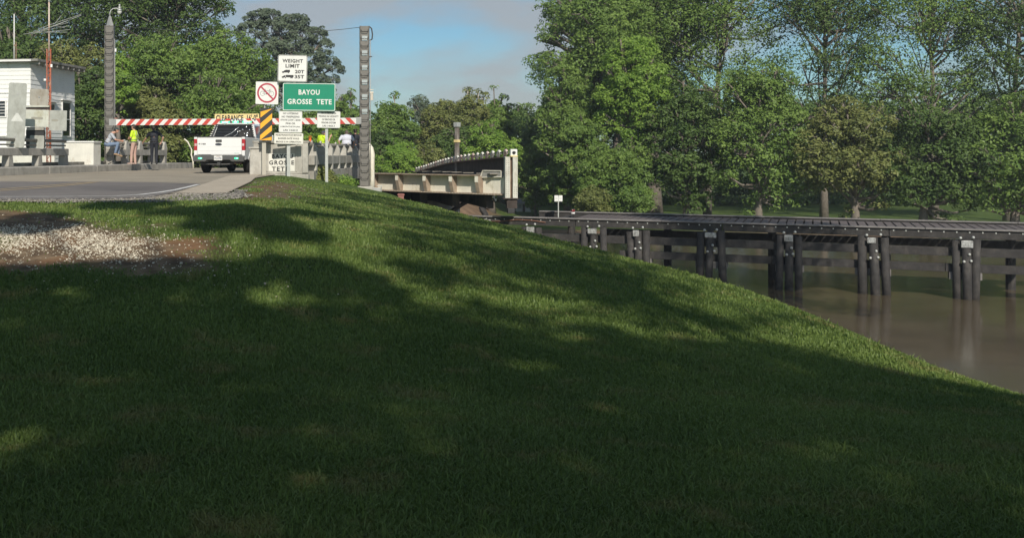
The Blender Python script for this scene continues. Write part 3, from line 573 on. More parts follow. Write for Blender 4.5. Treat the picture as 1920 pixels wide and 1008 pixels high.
# ---- kerb / sidewalk on the left
ks = thing('sidewalk_kerb', 'raised concrete sidewalk and kerb along the far side of the road', 'kerb', RW(-16.2, 40, ZR), RZ)
ks['kind'] = 'structure'
m = MB()
vs_ = [10, 30.2, 34.6, 39.0, 43.4, 47.8, 52.0]
for a, c in zip(vs_[:-1], vs_[1:]): m.b(-1.35, 0, a-40+.012, c-40-.012, -.5, .27)
m.build('kerb_stone', CONC, ks, bevel=.03)
m = MB().b(-1.55, -1.36, -30, 10.4, -.5, .40); m.build('rail_footing', CONCD, ks, bevel=.02)
# ---- deck over the bayou
dk = thing('bridge_deck', 'concrete approach deck carrying the road to the open gap', 'bridge deck', RW(-11.4, 45, ZR), RZ)
m = MB().b(-6.2, 4.85, -5.5, 6.6, -.42, -.03); m.build('slab', CONCD, dk, bevel=.02)
m = MB()
for xg in (-5.3, -3, -.6, 1.8, 4.1): m.b(xg-.2, xg+.2, -5.4, 6.4, -1.2, -.42)
m.build('girders', CONCD, dk)
m = MB().b(-6.0, 4.6, 5.4, 6.3, -4.6, -1.2).b(-6.0, 4.55, -2.2, -1.6, -1.6, -1.2); m.build('abutment', CONCD, dk, bevel=.04)
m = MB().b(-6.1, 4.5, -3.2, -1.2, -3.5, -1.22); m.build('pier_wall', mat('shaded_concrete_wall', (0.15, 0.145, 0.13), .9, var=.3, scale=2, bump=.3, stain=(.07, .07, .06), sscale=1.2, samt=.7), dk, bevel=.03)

# ---- concrete railing on the right with slanted scroll brackets
def right_railing():
    t = thing('concrete_railing', 'concrete bridge railing with scroll brackets behind the green sign posts', 'railing', RW(-6.7, 35.3, ZR), RZ)
    Ln = 13.0
    MB().b(-.16, .16, .0, Ln, -.42, .12).build('deck_edge_beam', CONC, t, bevel=.02)
    MB().b(-.12, .185, .0, Ln, .33, .67).build('rail_beam', CONC, t, bevel=.02)
    n = 8
    for k in range(n):
        y = .45+k*(Ln-.7)/(n-1)
        MB().prism([(-.52, .125), (.19, .125), (.19, .92), (.10, 1.08), (-.06, 1.10), (-.10, .98), (-.16, .66)], y-.12, y+.12, 'y').build('bracket', CONCL, t, bevel=.015)
    MB().cyl((0, -.3, 1.07), (0, Ln, 1.07), .075, n=14).build('top_pipe', CONCD, t, smooth=True)
    for k in range(n):
        y = .5+k*(Ln-.7)/(n-1); MB().tube([(0, y+.13*math.cos(a)*.9, 1.07+.12*math.sin(a)) for a in np.linspace(-.6, 4.2, 10)], .035, 6).build('scroll', CONCL, t, smooth=True)
    return t
right_railing()
# ---- left railing
def left_railing(v0, v1, label, n, pipe=True, scroll=True):
    t = thing('concrete_railing', label, 'railing', RW(-17.3, v0, ZR), RZ, 'left side railing')
    Ln = v1-v0
    MB().b(-.15, .15, 0, Ln, .66, .94).build('rail_beam', CONC, t, bevel=.02)
    for k in range(n):
        y = .2+k*(Ln-.4)/(n-1)
        MB().prism([(y-.2, .27), (y+.2, .27), (y+.14, .66), (y-.14, .66)], -.14, .14, 'x').build('post', CONC, t, bevel=.015)
    if scroll:
        for k in range(n):
            y = .2+k*(Ln-.4)/(n-1)
            MB().prism([(y-.22, .942), (y+.34, .942), (y+.16, 1.22), (y+.02, 1.36), (y-.14, 1.34), (y-.2, 1.2)], -.13, .13, 'x').tube([(0, y-.12+.1*math.cos(a), 1.28+.1*math.sin(a)) for a in np.linspace(-1.2, 4.6, 10)], .045, 6).build('scroll_bracket', CONCL, t, bevel=.012)
    if pipe: MB().cyl((0, 0, 1.24), (0, Ln, 1.24), .06, n=12).cyl((0, 0, 1.06), (0, Ln, 1.06), .03, n=8).build('pipe_rail', CONCD, t, smooth=True)
    return t
left_railing(24, 38.4, 'concrete railing with low beam in front of the white house', 7, True, False)
left_railing(43.0, 50.6, 'concrete railing with scroll brackets the man in the grey shirt sits on', 5, True, True)
# cable on first post
o = MB().tube([RW(-17.1, 43.35, 2.3), RW(-17.08, 43.3, 1.9), RW(-17.06, 43.1, 1.5), RW(-17.04, 42.9, 1.2), RW(-17.0, 42.2, 1.1)], .022, 6).build('power_cable', BLACK, smooth=True); tag(o, 'black cable hanging down the first scroll post of the left railing', 'cable')

# ---- name wall at the right corner
def name_wall():
    b0 = RW(-7.66, 34.92, 0.2); t = thing('name_wall', 'pale concrete end wall of the bridge lettered with the bayou name', 'wall', b0, RZ)
    z0 = -.4; zt = 1.9-.2
    MB().b(-1.0, 1.02, -.12, .14, z0, .62).build('base', CONCL, t, bevel=.03)
    MB().b(-.94, .98, -.06, .12, .62, zt).build('panel', CONCL, t, bevel=.03)
    m = MB(); m.b(-.96, -.80, -.115, -.061, .66, zt+.03).b(.80, 1.0, -.115, -.061, .66, zt+.03).b(-.50, -.45, -.09, -.061, .7, zt).b(.56, .60, -.09, -.061, .7, zt).build('pilaster', CONCL, t, bevel=.012)
    MB().b(-1.0, 1.04, -.13, .16, zt-.0, zt+.09).build('coping', CONC, t, bevel=.02)
    MB().b(-.42, .52, -.075, -.061, .72, 1.34).build('painted_panel', mat('pale_painted_patch', (.74, .72, .65), .8, var=.06, scale=5, stain=(.45, .43, .38), sscale=4, samt=.4), t)
    for s_, w_, z_, cx in (('BAYOU', .76, 1.245, .08), ('GROSSE', .90, 1.02, .05), ('TETE', .60, .80, 0.0)): text(s_, t, BLACK, w_, .15, cx, -.0755, z_, .03, spacing=1.25)
    return t
name_wall()
t = thing('end_pillar', 'worn white concrete pillar between pickup truck and name wall', 'pillar', RW(-8.50, 34.78, .3), RZ)
MB().b(-.25, .22, -.05, .5, -.3, 1.40).build('shaft', CONCL, t, bevel=.05); MB().b(-.28, .25, -.09, .54, 1.401, 1.47).build('cap_stone', CONCL, t, bevel=.03)

# ---- ladder towers
def tower(loc, zb, ht, label, lamp):
    t = thing('ladder_tower', label, 'tower', (loc[0], loc[1], zb), 0, 'towers of the lifting barrier')
    H = ht-zb
    m = MB(); z = .04
    while z < H-.02:
        z2 = min(z+.311, H); m.prism([(-.036, z), (-.020, z2-.004), (.26, z2-.004), (.26, z)], -.165, .165, 'x'); z += .311
    m.build('column', GREY, t)
    MB().b(-.205, -.167, -.07, .28, 0, H).build('flange', GREYD, t, bevel=.006); MB().b(.167, .205, -.07, .28, 0, H).build('flange', GREYD, t, bevel=.006)
    z = .35
    while z < H-.12:
        MB().tube([(-.15, -.03, z+.09), (-.15, -.10, z+.05), (-.12, -.135, z), (.12, -.135, z), (.15, -.10, z+.05), (.15, -.03, z+.09)], .013, 6).build('rung', DGREY, t, smooth=True); z += .311
    m = MB()
    z = .5
    while z < H: m.cyl((-.212, .0, z), (-.23, .0, z), .014, n=6).cyl((.212, 0, z), (.23, 0, z), .014, n=6); z += .62
    m.build('rivets', DGREY, t)
    MB().tube([(.245, 0, .2), (.25, 0, H*.5), (.245, 0, H-.6)], .018, 6).build('conduit', GREYL, t, smooth=True)
    if lamp:
        MB().cyl((0, .12, H), (0, .12, H+.45), .17, .045, n=4).build('tapered_cap', GREYL, t)
        pts = [(0, .12, H+.44), (.0, .12, H+.58), (.05, .12, H+.70), (.15, .12, H+.78), (.30, .12, H+.79), (.40, .12, H+.78)]
        MB().tube(pts, .026, 8).build('lamp_arm', GALV, t, smooth=True)
        lm = MB().cyl((.44, .12, H+.76), (.44, .12, H+.86), .05, .07, 12).cyl((.44, .12, H+.86), (.44, .12, H+.98), .045, .035, 12).cyl((.44, .12, H+.68), (.44, .12, H+.76), .125, .075, 16).build('lamp_head', GALV, t, smooth=True)
        lm2 = MB().ell((.44, .12, H+.64), (.105, .105, .13), 14, 8).build('lamp_globe', mat('lamp_globe_glass', (.62, .62, .58), .15, var=.05), lm, smooth=True)
        MB().b(.23, .36, -.02, .12, H*.33, H*.33+.24).build('junction_box', mat('dull_red_box', (.30, .13, .10), .7), t, bevel=.01)
        MB().b(.24, .32, -.02, .08, H-1.2, H-1.05).build('camera_box', WHITE, t, bevel=.01)
    else:
        MB().b(-.30, .34, -.26, .38, -.14, .02).build('plinth', CONCL, t, bevel=.02)
        MB().tube([(.2, .05, H-.02), (.30, .05, H-.1), (.34, .05, H-.35), (.32, .05, H-.55), (.22, .05, H-.62)], .028, 8).build('cable_loop', DGREY, t, smooth=True)
        MB().cyl((.30, .05, H-3.15), (.30, .05, H-2.86), .075, n=12).b(.22, .38, -.03, .13, H-2.85, H-2.78).b(.22, .38, -.03, .13, H-2.72, H-2.69).build('signal_light', mat('pale_lens', (.66, .60, .50), .4), t)
        MB().cyl((.21, 0, H-1.3), (.32, 0, H-1.3), .025, n=8).cyl((.21, 0, H-4.2), (.32, 0, H-4.2), .025, n=8).build('peg', DGREY, t)
        # polished insets in the upper third of the column
        m = MB()
        for k in range(6): m.b(-.11, .12, -.042, -.037, H-.42-k*.62-.22, H-.42-k*.62)
        m.build('steel_inset', SILVER, t)
    return t
TL = P(205, 290, 46.0); TR = P(683.5, 290, 43)
tower(TL, .75, ZP(48, 46), 'grey ladder tower with curved lamp on top, left of the barrier', True)
tower(TR, ZP(350, 43), ZP(49, 43), 'tall grey ladder tower without lamp at the right end of the barrier', False)
zt = ZP(52, 43)
o = MB().tube([P(679, 51, 43), P(640, 55.5, 43), P(600, 59, 43.2), P(520, 62, 43.7), P(420, 62, 44), P(320, 57, 44.5), P(214, 49, 45)], .012, 5).build('tower_cable', DGREY, smooth=True); tag(o, 'thin cable strung between the tops of the two ladder towers', 'cable')
for k, (yy, lab) in enumerate(((147, 'upper of two thin utility wires behind the warning signs'), (151, 'lower of two thin utility wires behind the warning signs'))):
    o = MB().tube([P(0, yy-14, 56), P(250, yy-4, 56), P(470, yy+2, 57), P(560, yy+4, 60)], .007, 5).build('utility_wire', DGREY, smooth=True); tag(o, lab, 'wire')

# ---- barrier
def barrier():
    bl, br_ = P(218, 0, 44.75), P(668, 0, 42.8); c = (bl+br_)/2; d = br_-bl; rz = math.atan2(d.y, d.x); Wd = d.length
    z1 = ZP(222.5, 43.8); z0 = ZP(234, 43.8); h = z1-z0
    t = thing('barrier_gate', 'red and white striped lifting barrier hung between the ladder towers', 'barrier', (c.x, c.y, z0), rz)
    MB().b(-Wd/2, Wd/2, -.03, .03, 0, h).build('board', SIGNW, t, bevel=.005)
    MB().b(-Wd/2-.32, -Wd/2-.002, -.05, .05, -.01, h+.02).build('end_bracket', GREYL, t, bevel=.01); MB().b(Wd/2+.002, Wd/2+.22, -.05, .05, -.01, h+.02).build('end_bracket', GREYL, t, bevel=.01)
    m = MB(); per = .435; wd = .215; sl = .24
    x = -Wd/2+.02
    while x+wd+sl < .02: m.prism([(x, .004), (x+wd, .004), (x+wd+sl, h-.004), (x+sl, h-.004)], -.034, -.0305, 'y'); x += per
    x = Wd/2-.02
    while x-wd-sl > .1: m.prism([(x, .004), (x-sl, h-.004), (x-wd-sl, h-.004), (x-wd, .004)], -.034, -.0305, 'y'); x -= per
    m.build('stripes', BARR, t)
    MB().cyl((-Wd/2, .06, h*.5), (Wd/2, .06, h*.5), .04, n=8).build('stiffening_pipe', GREYL, t, smooth=True)
    return t
barrier()
cl_ = P(444.5, 0, 43.8); rzb = math.atan2(P(668, 0, 42.8).y-P(218, 0, 44.75).y, P(668, 0, 42.8).x-P(218, 0, 44.75).x)
t = thing('clearance_sign', 'yellow clearance sign mounted on the middle of the striped barrier', 'sign', (cl_.x, cl_.y-.05, ZP(231.5, 43.8)), rzb)
MB().b(-.99, .99, -.03, -.01, -.09, .41).build('sign_panel', SIGNC, t, bevel=.004)
text('CLEARANCE  16\'-0"', t, BLACK, 1.86, .27, 0, -.0305, .235, .03)
MB().b(-.7, -.66, -.009, .02, -.1, .40).b(.66, .70, -.009, .02, -.1, .40).build('bracket', GREYL, t)

# ---- sign posts in the foreground (each post with the panels bolted to it)
def signp(parent, px0, py0, px1, py1, D, loc, m, label, r=.03, thick=.006, tilt=0, border=None, bw=.012):
    s_ = D/F; w = (px1-px0)*s_; h = (py1-py0)*s_; cx_ = ((px0+px1)/2-CX)*s_-loc[0]; cz = ZP((py0+py1)/2, D)-loc[2]
    o = MB().prism(rrect(w, h, r), -thick, 0, 'y').build('sign_panel', m, parent); o.location = (cx_, D-loc[1], cz); o.rotation_euler = (0, R(tilt), 0); o['label'] = label
    if border: 
        outer = rrect(w-.02, h-.02, r*.8); inner = rrect(w-.02-2*bw, h-.02-2*bw, r*.7); n = len(outer); mm = MB()
        vs = [(p[0], -thick-.0015, p[1]) for p in outer]+[(p[0], -thick-.0015, p[1]) for p in inner]
        mm.add(vs, [(i, (i+1) % n, n+(i+1) % n, n+i) for i in range(n)]).build('border', border, o)
    return o, w, h
# post B
Ls = Vector((P(541, 0, 35).x, 35, g(P(541, 0, 35).x, 35)-.05))
t = thing('sign_post', 'steel post with weight limit, green name and two notice signs', 'sign', Ls)
zt = ZP(104, 35)-Ls.z
MB().b(-.045, .045, .012, .05, -.3, zt-.1).b(-.06, -.046, .012, .035, -.3, zt-.1).b(.046, .06, .012, .035, -.3, zt-.1).build('post', GALV, t)
def crossb(parent, x0, x1, z): MB().b(x0, x1, .055, .075, z-.02, z+.02).build('cross_bar', GALV, parent)
o, w, h = signp(t, 521, 103.5, 576, 153.5, 34.97, Ls, SIGNW, 'white weight limit sign with black border and two truck symbols', .06, tilt=1.2, border=BLACK, bw=.014)
ty = -.0062
text('WEIGHT', o, BLACK, w*.70, h*.135, 0, ty, h*.28, .035, spacing=1.12); text('LIMIT', o, BLACK, w*.48, h*.135, 0, ty, h*.09, .035, spacing=1.12)
text('20T', o, BLACK, w*.32, h*.13, w*.245, ty, -h*.12, .03); text('35T', o, BLACK, w*.33, h*.13, w*.24, ty, -h*.31, .03)
def truck_icon(o, cx, cz, w_, h_, semi):
    m = MB(); y0, y1 = ty-.003, ty
    def q(pts): m.prism([(cx+a*w_, cz+b_*h_) for a, b_ in pts], y0, y1, 'y')
    if not semi: q([(-.5, -.35), (-.5, -.02), (-.28, .08), (-.18, .4), (-.05, .4), (-.05, .5), (.5, .5), (.5, -.25), (-.05, -.35)])
    else: q([(-.5, -.3), (-.5, .0), (-.38, .08), (-.32, .35), (-.2, .35), (-.2, -.3)]); q([(-.17, -.05), (-.17, .5), (.5, .5), (.5, -.25), (-.1, -.25)])
    for k in ((-.36, .3) if not semi else (-.4, -.18, .28, .38)): m.cyl((cx+k*w_, y0, cz-.38*h_), (cx+k*w_, y1, cz-.38*h_), .14*h_+.004, n=10)
    m.build('truck_symbol', BLACK, o)
truck_icon(o, -w*.22, -h*.12, w*.27, h*.12, False); truck_icon(o, -w*.16, -h*.31, w*.40, h*.12, True)
o, w, h = signp(t, 530, 156, 629, 208, 34.95, Ls, SIGNG, 'green sign with white border reading BAYOU GROSSE TETE', .05, tilt=.7, border=SIGNW, bw=.02)
text('BAYOU', o, SIGNW, w*.40, h*.19, 0, ty, h*.17, .03, spacing=1.12); text('GROSSE  TETE', o, SIGNW, w*.84, h*.19, w*.01, ty, -h*.17, .03, spacing=1.12)
crossb(t, -.1, 1.5, ZP(170, 35)-Ls.z); crossb(t, -.1, 1.5, ZP(198, 35)-Ls.z)
o, w, h = signp(t, 523, 208.5, 566.5, 248.5, 34.98, Ls, SIGNW, 'white notice forbidding loitering and trespassing', .04, tilt=.8, border=ALU, bw=.006)
lines(['NO LOITERING', 'NO TRESPASSING', 'STATE LAW - $500', 'FINE OR', '6 MONTHS IN JAIL', 'LRS 14:63.3'], o, BLACK, w*.86, h*.47, -h*.47, 0, ty, .52, .022)
o, w, h = signp(t, 514, 249.5, 568.5, 270, 34.93, Ls, mat('cream_sign_sheeting', (.74, .72, .64), .5, var=.05, scale=4, stain=(.60, .58, .50), sscale=3, samt=.3), 'white notice telling pedestrians to stay beyond the barrier gate', .04, tilt=1.0, border=ALU, bw=.006)
lines(['PEDESTRIANS STAY BEYOND', 'BARRIER GATE WHILE', 'BRIDGE IS IN OPERATION'], o, BLACK, w*.9, h*.46, -h*.46, 0, ty, .5, .02)
# post C
Lc = Vector((P(612.5, 0, 35.1).x, 35.1, g(P(612.5, 0, 35.1).x, 35.1)-.05))
t = thing('sign_post', 'slim pale post with the no swimming or fishing notice', 'sign', Lc)
MB().b(-.05, .05, .012, .06, -.4, ZP(160, 35.1)-Lc.z).build('post', GALV, t, bevel=.005)
o, w, h = signp(t, 594.5, 208.5, 638, 240, 35.07, Lc, SIGNW, 'white notice forbidding swimming and fishing', .04, tilt=1.0, border=ALU, bw=.006)
lines(['NO SWIMMING OR', 'FISHING IN VICINITY', 'OF BRIDGE OR', 'FENDER SYSTEM', 'LRS 14:63.3'], o, BLACK, w*.86, h*.47, -h*.47, 0, ty, .55, .022)
# post A
La = Vector((P(496, 0, 35.2).x, 35.2, g(P(496, 0, 35.2).x, 35.2)-.05))
t = thing('sign_post', 'flat wooden toned post with no bicycles sign above a striped hazard marker', 'sign', La)
MB().b(-.09, .05, .012, .06, -.3, ZP(203, 35.2)-La.z).b(-.02, .02, .012, .05, ZP(203, 35.2)-La.z, ZP(160, 35.2)-La.z).build('post', mat('pale_weathered_post', (.46, .43, .36), .8, var=.15, scale=3, zs=.2), t, bevel=.006)
o, w, h = signp(t, 479.5, 153.5, 522, 195.5, 35.15, La, SIGNW, 'white square sign with a red circle crossing out a bicycle', .03, tilt=1.2)
def ring(m, r0, r1, cx, cz, y, n=36):
    vs = []; 
    for k in range(n):
        a = 2*math.pi*k/n; vs += [(cx+r0*math.cos(a), y, cz+r0*math.sin(a)), (cx+r1*math.cos(a), y, cz+r1*math.sin(a))]
    return m.add(vs, [(2*k, 2*k+1, 2*((k+1) % n)+1, 2*((k+1) % n)) for k in range(n)])
GB = mat('grey_green_print', (.16, .21, .19), .6)
for s_ in (-1, 1): ring(MB(), .072, .085, s_*.155, -.02, -.0072, 20).build('bicycle_wheel', GB, o)
m = MB()
for a, c in (((-.155, -.02), (-.06, .085)), ((-.155, -.02), (-.02, -.05)), ((-.06, .085), (-.02, -.05)), ((-.06, .07), (.1, .09)), ((-.02, -.05), (.1, .09)), ((.1, .09), (.155, -.02)), ((.1, .09), (.09, .13)), ((-.1, .13), (-.04, .12))): m.beam((a[0], -.0066, a[1]), (c[0], -.0066, c[1]), .018, .003)
m.build('bicycle_frame', BLACK, o)
m = MB(); ring(m, .285, .345, 0, 0, -.0085); 
M45 = Matrix.Rotation(R(45), 3, 'Y'); m.box((0, -.0092, 0), (.60, .001, .055), M45); m.build('prohibition_ring', SIGNR, o)
o, w, h = signp(t, 487.5, 203, 510.5, 263.5, 35.1, La, mat('black_sheeting', (.03, .03, .03), .5, var=.1), 'black and orange diagonal striped hazard marker', .03, tilt=1.0)
m = MB()
for k in range(-1, 4):
    z0_ = -h/2+k*.405-.02; a_ = [(-w/2+.012, z0_), (w/2-.012, z0_+.36), (w/2-.012, z0_+.56), (-w/2+.012, z0_+.20)]
    a_ = [(x_, min(max(z_, -h/2+.01), h/2-.01)) for x_, z_ in a_]
    if max(p[1] for p in a_)-min(p[1] for p in a_) > .05: m.prism(a_, ty-.001, ty+.0005, 'y')
m.build('diagonal_stripe', SIGNY, o)

# ---- road signs at the left seen from behind
def backs():
    D = 36.5; l0 = P(31, 0, D); l0.z = ZR
    t = thing('road_sign', 'tall rounded bare metal sign back standing before the white house', 'sign', l0)
    MB().b(-.04, .04, .03, .08, .95, ZP(170, D)-l0.z).build('post', GALV, t)
    s_ = D/F
    o = MB().prism(rrect(34*s_, 121*s_, .07), -.006, 0, 'y').build('sign_panel', ALU, t, bevel=.002); o.location = (0, .02, ZP(216, D)-l0.z); o.rotation_euler = (0, R(2.6), 0)
    m = MB(); m.cyl((.0, -.014, .78), (0, -.006, .78), .045, n=10).cyl((-.02, -.014, -.78), (-.02, -.006, -.78), .035, n=10); m.build('bolt_plate', GREYL, o)
    MB().prism([(-.2, -.22), (.26, -.22), (.05, .08), (-.02, .08)], -.0075, -.0065, 'y').build('pale_stain', mat('pale_weather_mark', (.56, .57, .53), .6), o)
    D = 38.3; l1 = P(74, 0, D); l1.z = ZR; s_ = D/F
    t = thing('road_sign', 'cluster of small bare metal sign backs on one post right of the tall one', 'sign', l1)
    MB().b(-.04, .04, .05, .1, .95, ZP(180, D)-l1.z).build('post', GALV, t)
    def pl(x0, y0, x1, y1, r, dy, m_, lab, depth=.006, tilt=1.5):
        o = MB().prism(rrect((x1-x0)*s_, (y1-y0)*s_, r), -depth, 0, 'y').build('sign_panel', m_, t, bevel=.002); o.location = (((x0+x1)/2-74)*s_, dy, ZP((y0+y1)/2, D)-l1.z); o.rotation_euler = (0, R(tilt), 0); o['label'] = lab; return o
    AL2 = mat('tan_sign_back', (.36, .34, .29), .6, .15, var=.15, scale=4, stain=(.22, .18, .13), sscale=3, samt=.5); AL3 = mat('pale_sign_back', (.55, .56, .49), .55, .2, var=.12, scale=4, stain=(.36, .33, .2), sscale=3, samt=.5)
    o = pl(56, 167, 91, 198, .06, .0, AL2, 'tan rounded square sign back with a centre bolt'); MB().cyl((0, -.02, 0), (0, -.006, 0), .03, n=10).build('bolt', SILVER, o)
    MB().b((49-74)*s_, (93-74)*s_, -.06, .04, ZP(201, D)-l1.z, ZP(198, D)-l1.z).build('cross_bar', AL3, t); MB().b((49-74)*s_, (93-74)*s_, -.01, .04, ZP(206, D)-l1.z, ZP(201.3, D)-l1.z).build('cross_bar', DRUST, t)
    o = pl(48, 206, 92, 238, .01, -.03, AL3, 'pale rectangular sign back with a slot'); MB().prism(rrect(.45, .09, .04), -.0075, -.0065, 'y').build('slot', mat('slot_shadow_metal', (.3, .29, .24), .6), o)
    o = pl(92, 207, 125, 245, .01, .02, ALU, 'grey square sign back at the right of the cluster'); MB().prism(rrect(.25, .08, .03, cx=-.12), -.0075, -.0065, 'y').build('slot', MATS['slot_shadow_metal'], o)
    MB().b((50-74)*s_, (82-74)*s_, -.02, .10, ZP(244, D)-l1.z, ZP(238.5, D)-l1.z).build('cross_bar', AL2, t)
    MB().prism(rrect(34*s_, 36*s_, .06), .03, .22, 'y').build('lamp_hood', BLACK, t, bevel=.01).location = ((65-74)*s_, 0, ZP(260, D)-l1.z)
    pl(56, 254, 83, 279, .05, -.02, ALU, 'small rounded sign back at the bottom of the cluster')
backs()

# ---- bridge tender house
def house():
    c = P(57, 0, 44); l0 = Vector((c.x, c.y, .2)); t = thing('tender_house', 'small white clapboard bridge house with shallow overhanging roof', 'house', l0, RZ)
    X0, Y1 = -7.5, 4.6; zt = 5.315; HW = mat('white_clapboard', (.80, .80, .77), .6, var=.04, scale=2, stain=(.66, .65, .6), sscale=1.5, samt=.15)
    # walls as sheets of clapboard lapped over one another
    def clap(x0, x1, y0, y1, z0, z1, nrm):
        m = MB(); z = z0; k = .19
        while z < z1-.001:
            zz = min(z+k, z1)
            if nrm == 'f': m.prism([(0, z), (-.022, z), (-.006, zz), (0, zz)], x0, x1, 'x') if False else m.add([(x0, y0, z), (x1, y0, z), (x1, y0-.022, z), (x0, y0-.022, z), (x0, y0, zz), (x1, y0, zz), (x1, y0-.004, zz), (x0, y0-.004, zz)], [(0, 1, 2, 3), (3, 2, 6, 7), (4, 7, 6, 5), (0, 3, 7, 4), (1, 5, 6, 2), (0, 4, 5, 1)])
            else: m.add([(x0, y0, z), (x0, y1, z), (x0+.022, y1, z), (x0+.022, y0, z), (x0, y0, zz), (x0, y1, zz), (x0+.004, y1, zz), (x0+.004, y0, zz)], [(0, 1, 2, 3), (3, 2, 6, 7), (4, 7, 6, 5), (0, 3, 7, 4), (1, 5, 6, 2), (0, 4, 5, 1)])
            z = zz
        return m
    MB().b(X0, -.0, .0, Y1, -.2, zt).build('wall', HW, t)
    m = clap(X0, 0, -.001, 0, 0, zt, 'f'); m2 = clap(.001, 0, 0, Y1, 0, zt, 'r'); m.add(m2.v, m2.f); m.build('clapboards', HW, t)
    # roof: single slope falling to the right
    ov = .34; x0, x1 = X0-.4, .50; y0, y1 = -ov, Y1+ov*.6
    def zr(x, y): return 5.43+.012*(y+ov)
    top = [(x0, y0), (x1, y0), (x1, y1), (x0, y1)]
    vs = [(x, y, zr(x, y)) for x, y in top]+[(x, y, zr(x, y)-.10) for x, y in top]
    MB().add(vs, [(0, 1, 2, 3), (7, 6, 5, 4), (0, 4, 5, 1), (1, 5, 6, 2), (2, 6, 7, 3), (3, 7, 4, 0)]).build('roof', mat('grey_roof_felt', (.24, .23, .21), .9, var=.2, bump=.3), t)
    vs = [(x, y0-.03, zr(x, y0)-.04) for x in (x0, x1-.3)]; MB().b(x0, x1-.3, y0-.035, y0-.002, zr(0, y0)-.11, zr(0, y0)-.03).build('fascia', WHITE, t)
    for k in range(9): MB().b(x1-.47, x1-.02, y0+.2+k*.6, y0+.28+k*.6, zr(x1, y0+.2+k*.6)-.24, zr(x1, y0+.2+k*.6)-.105).build('rafter_end', mat('grey_eave_timber', (.36, .34, .31), .8, var=.25), t)
    def window(x, y, z, w, h, side, name='window'):
        if side == 'r': 
            m = MB().b(.023, .07, y-w/2-.05, y-w/2, z-h/2-.05, z+h/2+.05).b(.023, .07, y+w/2, y+w/2+.05, z-h/2-.05, z+h/2+.05).b(.023, .07, y-w/2, y+w/2, z+h/2, z+h/2+.05).b(.023, .07, y-w/2, y+w/2, z-h/2-.05, z-h/2).b(.03, .06, y-w/2, y+w/2, z-.02, z+.02)
            f = m.build('window', WHITE, t); MB().b(.023, .035, y-w/2, y+w/2, z-h/2, z+h/2).build('pane', GLASS, f)
            MB().b(.03, .22, y-w/2-.15, y+w/2+.15, z+h/2+.10, z+h/2+.15).build('hood', WHITE, f)
        else:
            m = MB().b(x-w/2-.05, x-w/2, -.07, -.023, z-h/2-.05, z+h/2+.05).b(x+w/2, x+w/2+.05, -.07, -.023, z-h/2-.05, z+h/2+.05).b(x-w/2, x+w/2, -.07, -.023, z+h/2, z+h/2+.05).b(x-w/2, x+w/2, -.07, -.023, z-h/2-.05, z-h/2)
            for q in range(1, 5): m.b(x-w/2, x+w/2, -.05, -.03, z-h/2+q*h/5-.012, z-h/2+q*h/5+.012)
            f = m.build('window', WHITE, t); MB().b(x-w/2, x+w/2, -.035, -.023, z-h/2, z+h/2).build('pane', GLASS, f)
    window(0, 3.6, 2.95, .85, 1.55, 'r'); window(0, 1.95, 3.2, .7, .75, 'r')
    window(-1.9, 0, 3.3, 1.5, .65, 'f'); window(-5.0, 0, 3.2, 1.5, .8, 'f')
    MB().b(X0, .25, -.16, -.024, 2.1, 2.14).b(X0, .25, -.05, -.024, 3.98, 4.02).b(X0, 0, -.4, -.024, 1.6, 1.66).build('trim_board', WHITE, t)
    return t
house()
# white rod, antenna mast
o_ = P(26.5, 0, 45.5); t = thing('whip_antenna', 'thin white whip antenna standing on the house roof', 'antenna', (o_.x, o_.y, ZP(110, 45.5)))
MB().cyl((0, 0, -.1), (0, 0, 2.0), .03, .022, 8).build('rod', WHITE, t, smooth=True); MB().cyl((.09, 0, -.1), (.09, 0, .75), .025, n=8).b(0, .12, -.03, .03, .55, .62).b(0, .3, -.015, .015, .4, .42).build('bracket', RUST, t)
def mast():
    D = 42.5; b_ = P(92, 0, D); z0 = .9; t = thing('antenna_mast', 'rusty red lattice mast carrying a white pole before the house', 'antenna mast', (b_.x, b_.y, z0))
    zt = ZP(92, D)-z0; m = MB(); w = .08
    cs = [(-w, -w*.6), (w, -w*.6), (0, w)]
    for c in cs: m.cyl((c[0], c[1], -.5), (c[0], c[1], zt), .026, n=8)
    m.build('legs', RREDM, t, smooth=True); m = MB(); z = 0; k = 0
    while z < zt-.2:
        for i in range(3):
            a, c = cs[i], cs[(i+1) % 3]
            if k % 2: a, c = c, a
            m.cyl((a[0], a[1], z), (c[0], c[1], z+.2), .012, n=5)
        z += .2; k += 1
    m.build('lacing', RREDM, t)
    MB().cyl((0, 0, zt-.5), (0, 0, ZP(4, D)-z0), .035, n=8).build('pole', mat('rust_streaked_white_pole', (.60, .50, .42), .6, var=.2, scale=5, stain=(.42, .18, .10), sscale=3, samt=.6), t, smooth=True)
    MB().cyl((0, 0, ZP(4, D)-z0), (0, 0, ZP(-40, D)-z0), .05, n=8).build('pole_top', WHITE, t, smooth=True)
    MB().b(.08, .16, -.1, -.02, ZP(127, D)-z0, ZP(121, D)-z0).b(-.2, -.1, -.1, -.02, ZP(152, D)-z0, ZP(148, D)-z0).build('white_box', WHITE, t, bevel=.01)
    return t
mast()
D = 42.4; b_ = P(93, 0, D); t = thing('yagi_antenna', 'thin metal television antenna with crossed rods on the mast', 'antenna', (b_.x, b_.y, ZP(46, D)))
s_ = D/F
MB().cyl((-.6*1, -.25, -.42), (1.26, .3, .42), .014, n=6).build('boom', GALV, t, smooth=True)
m = MB()
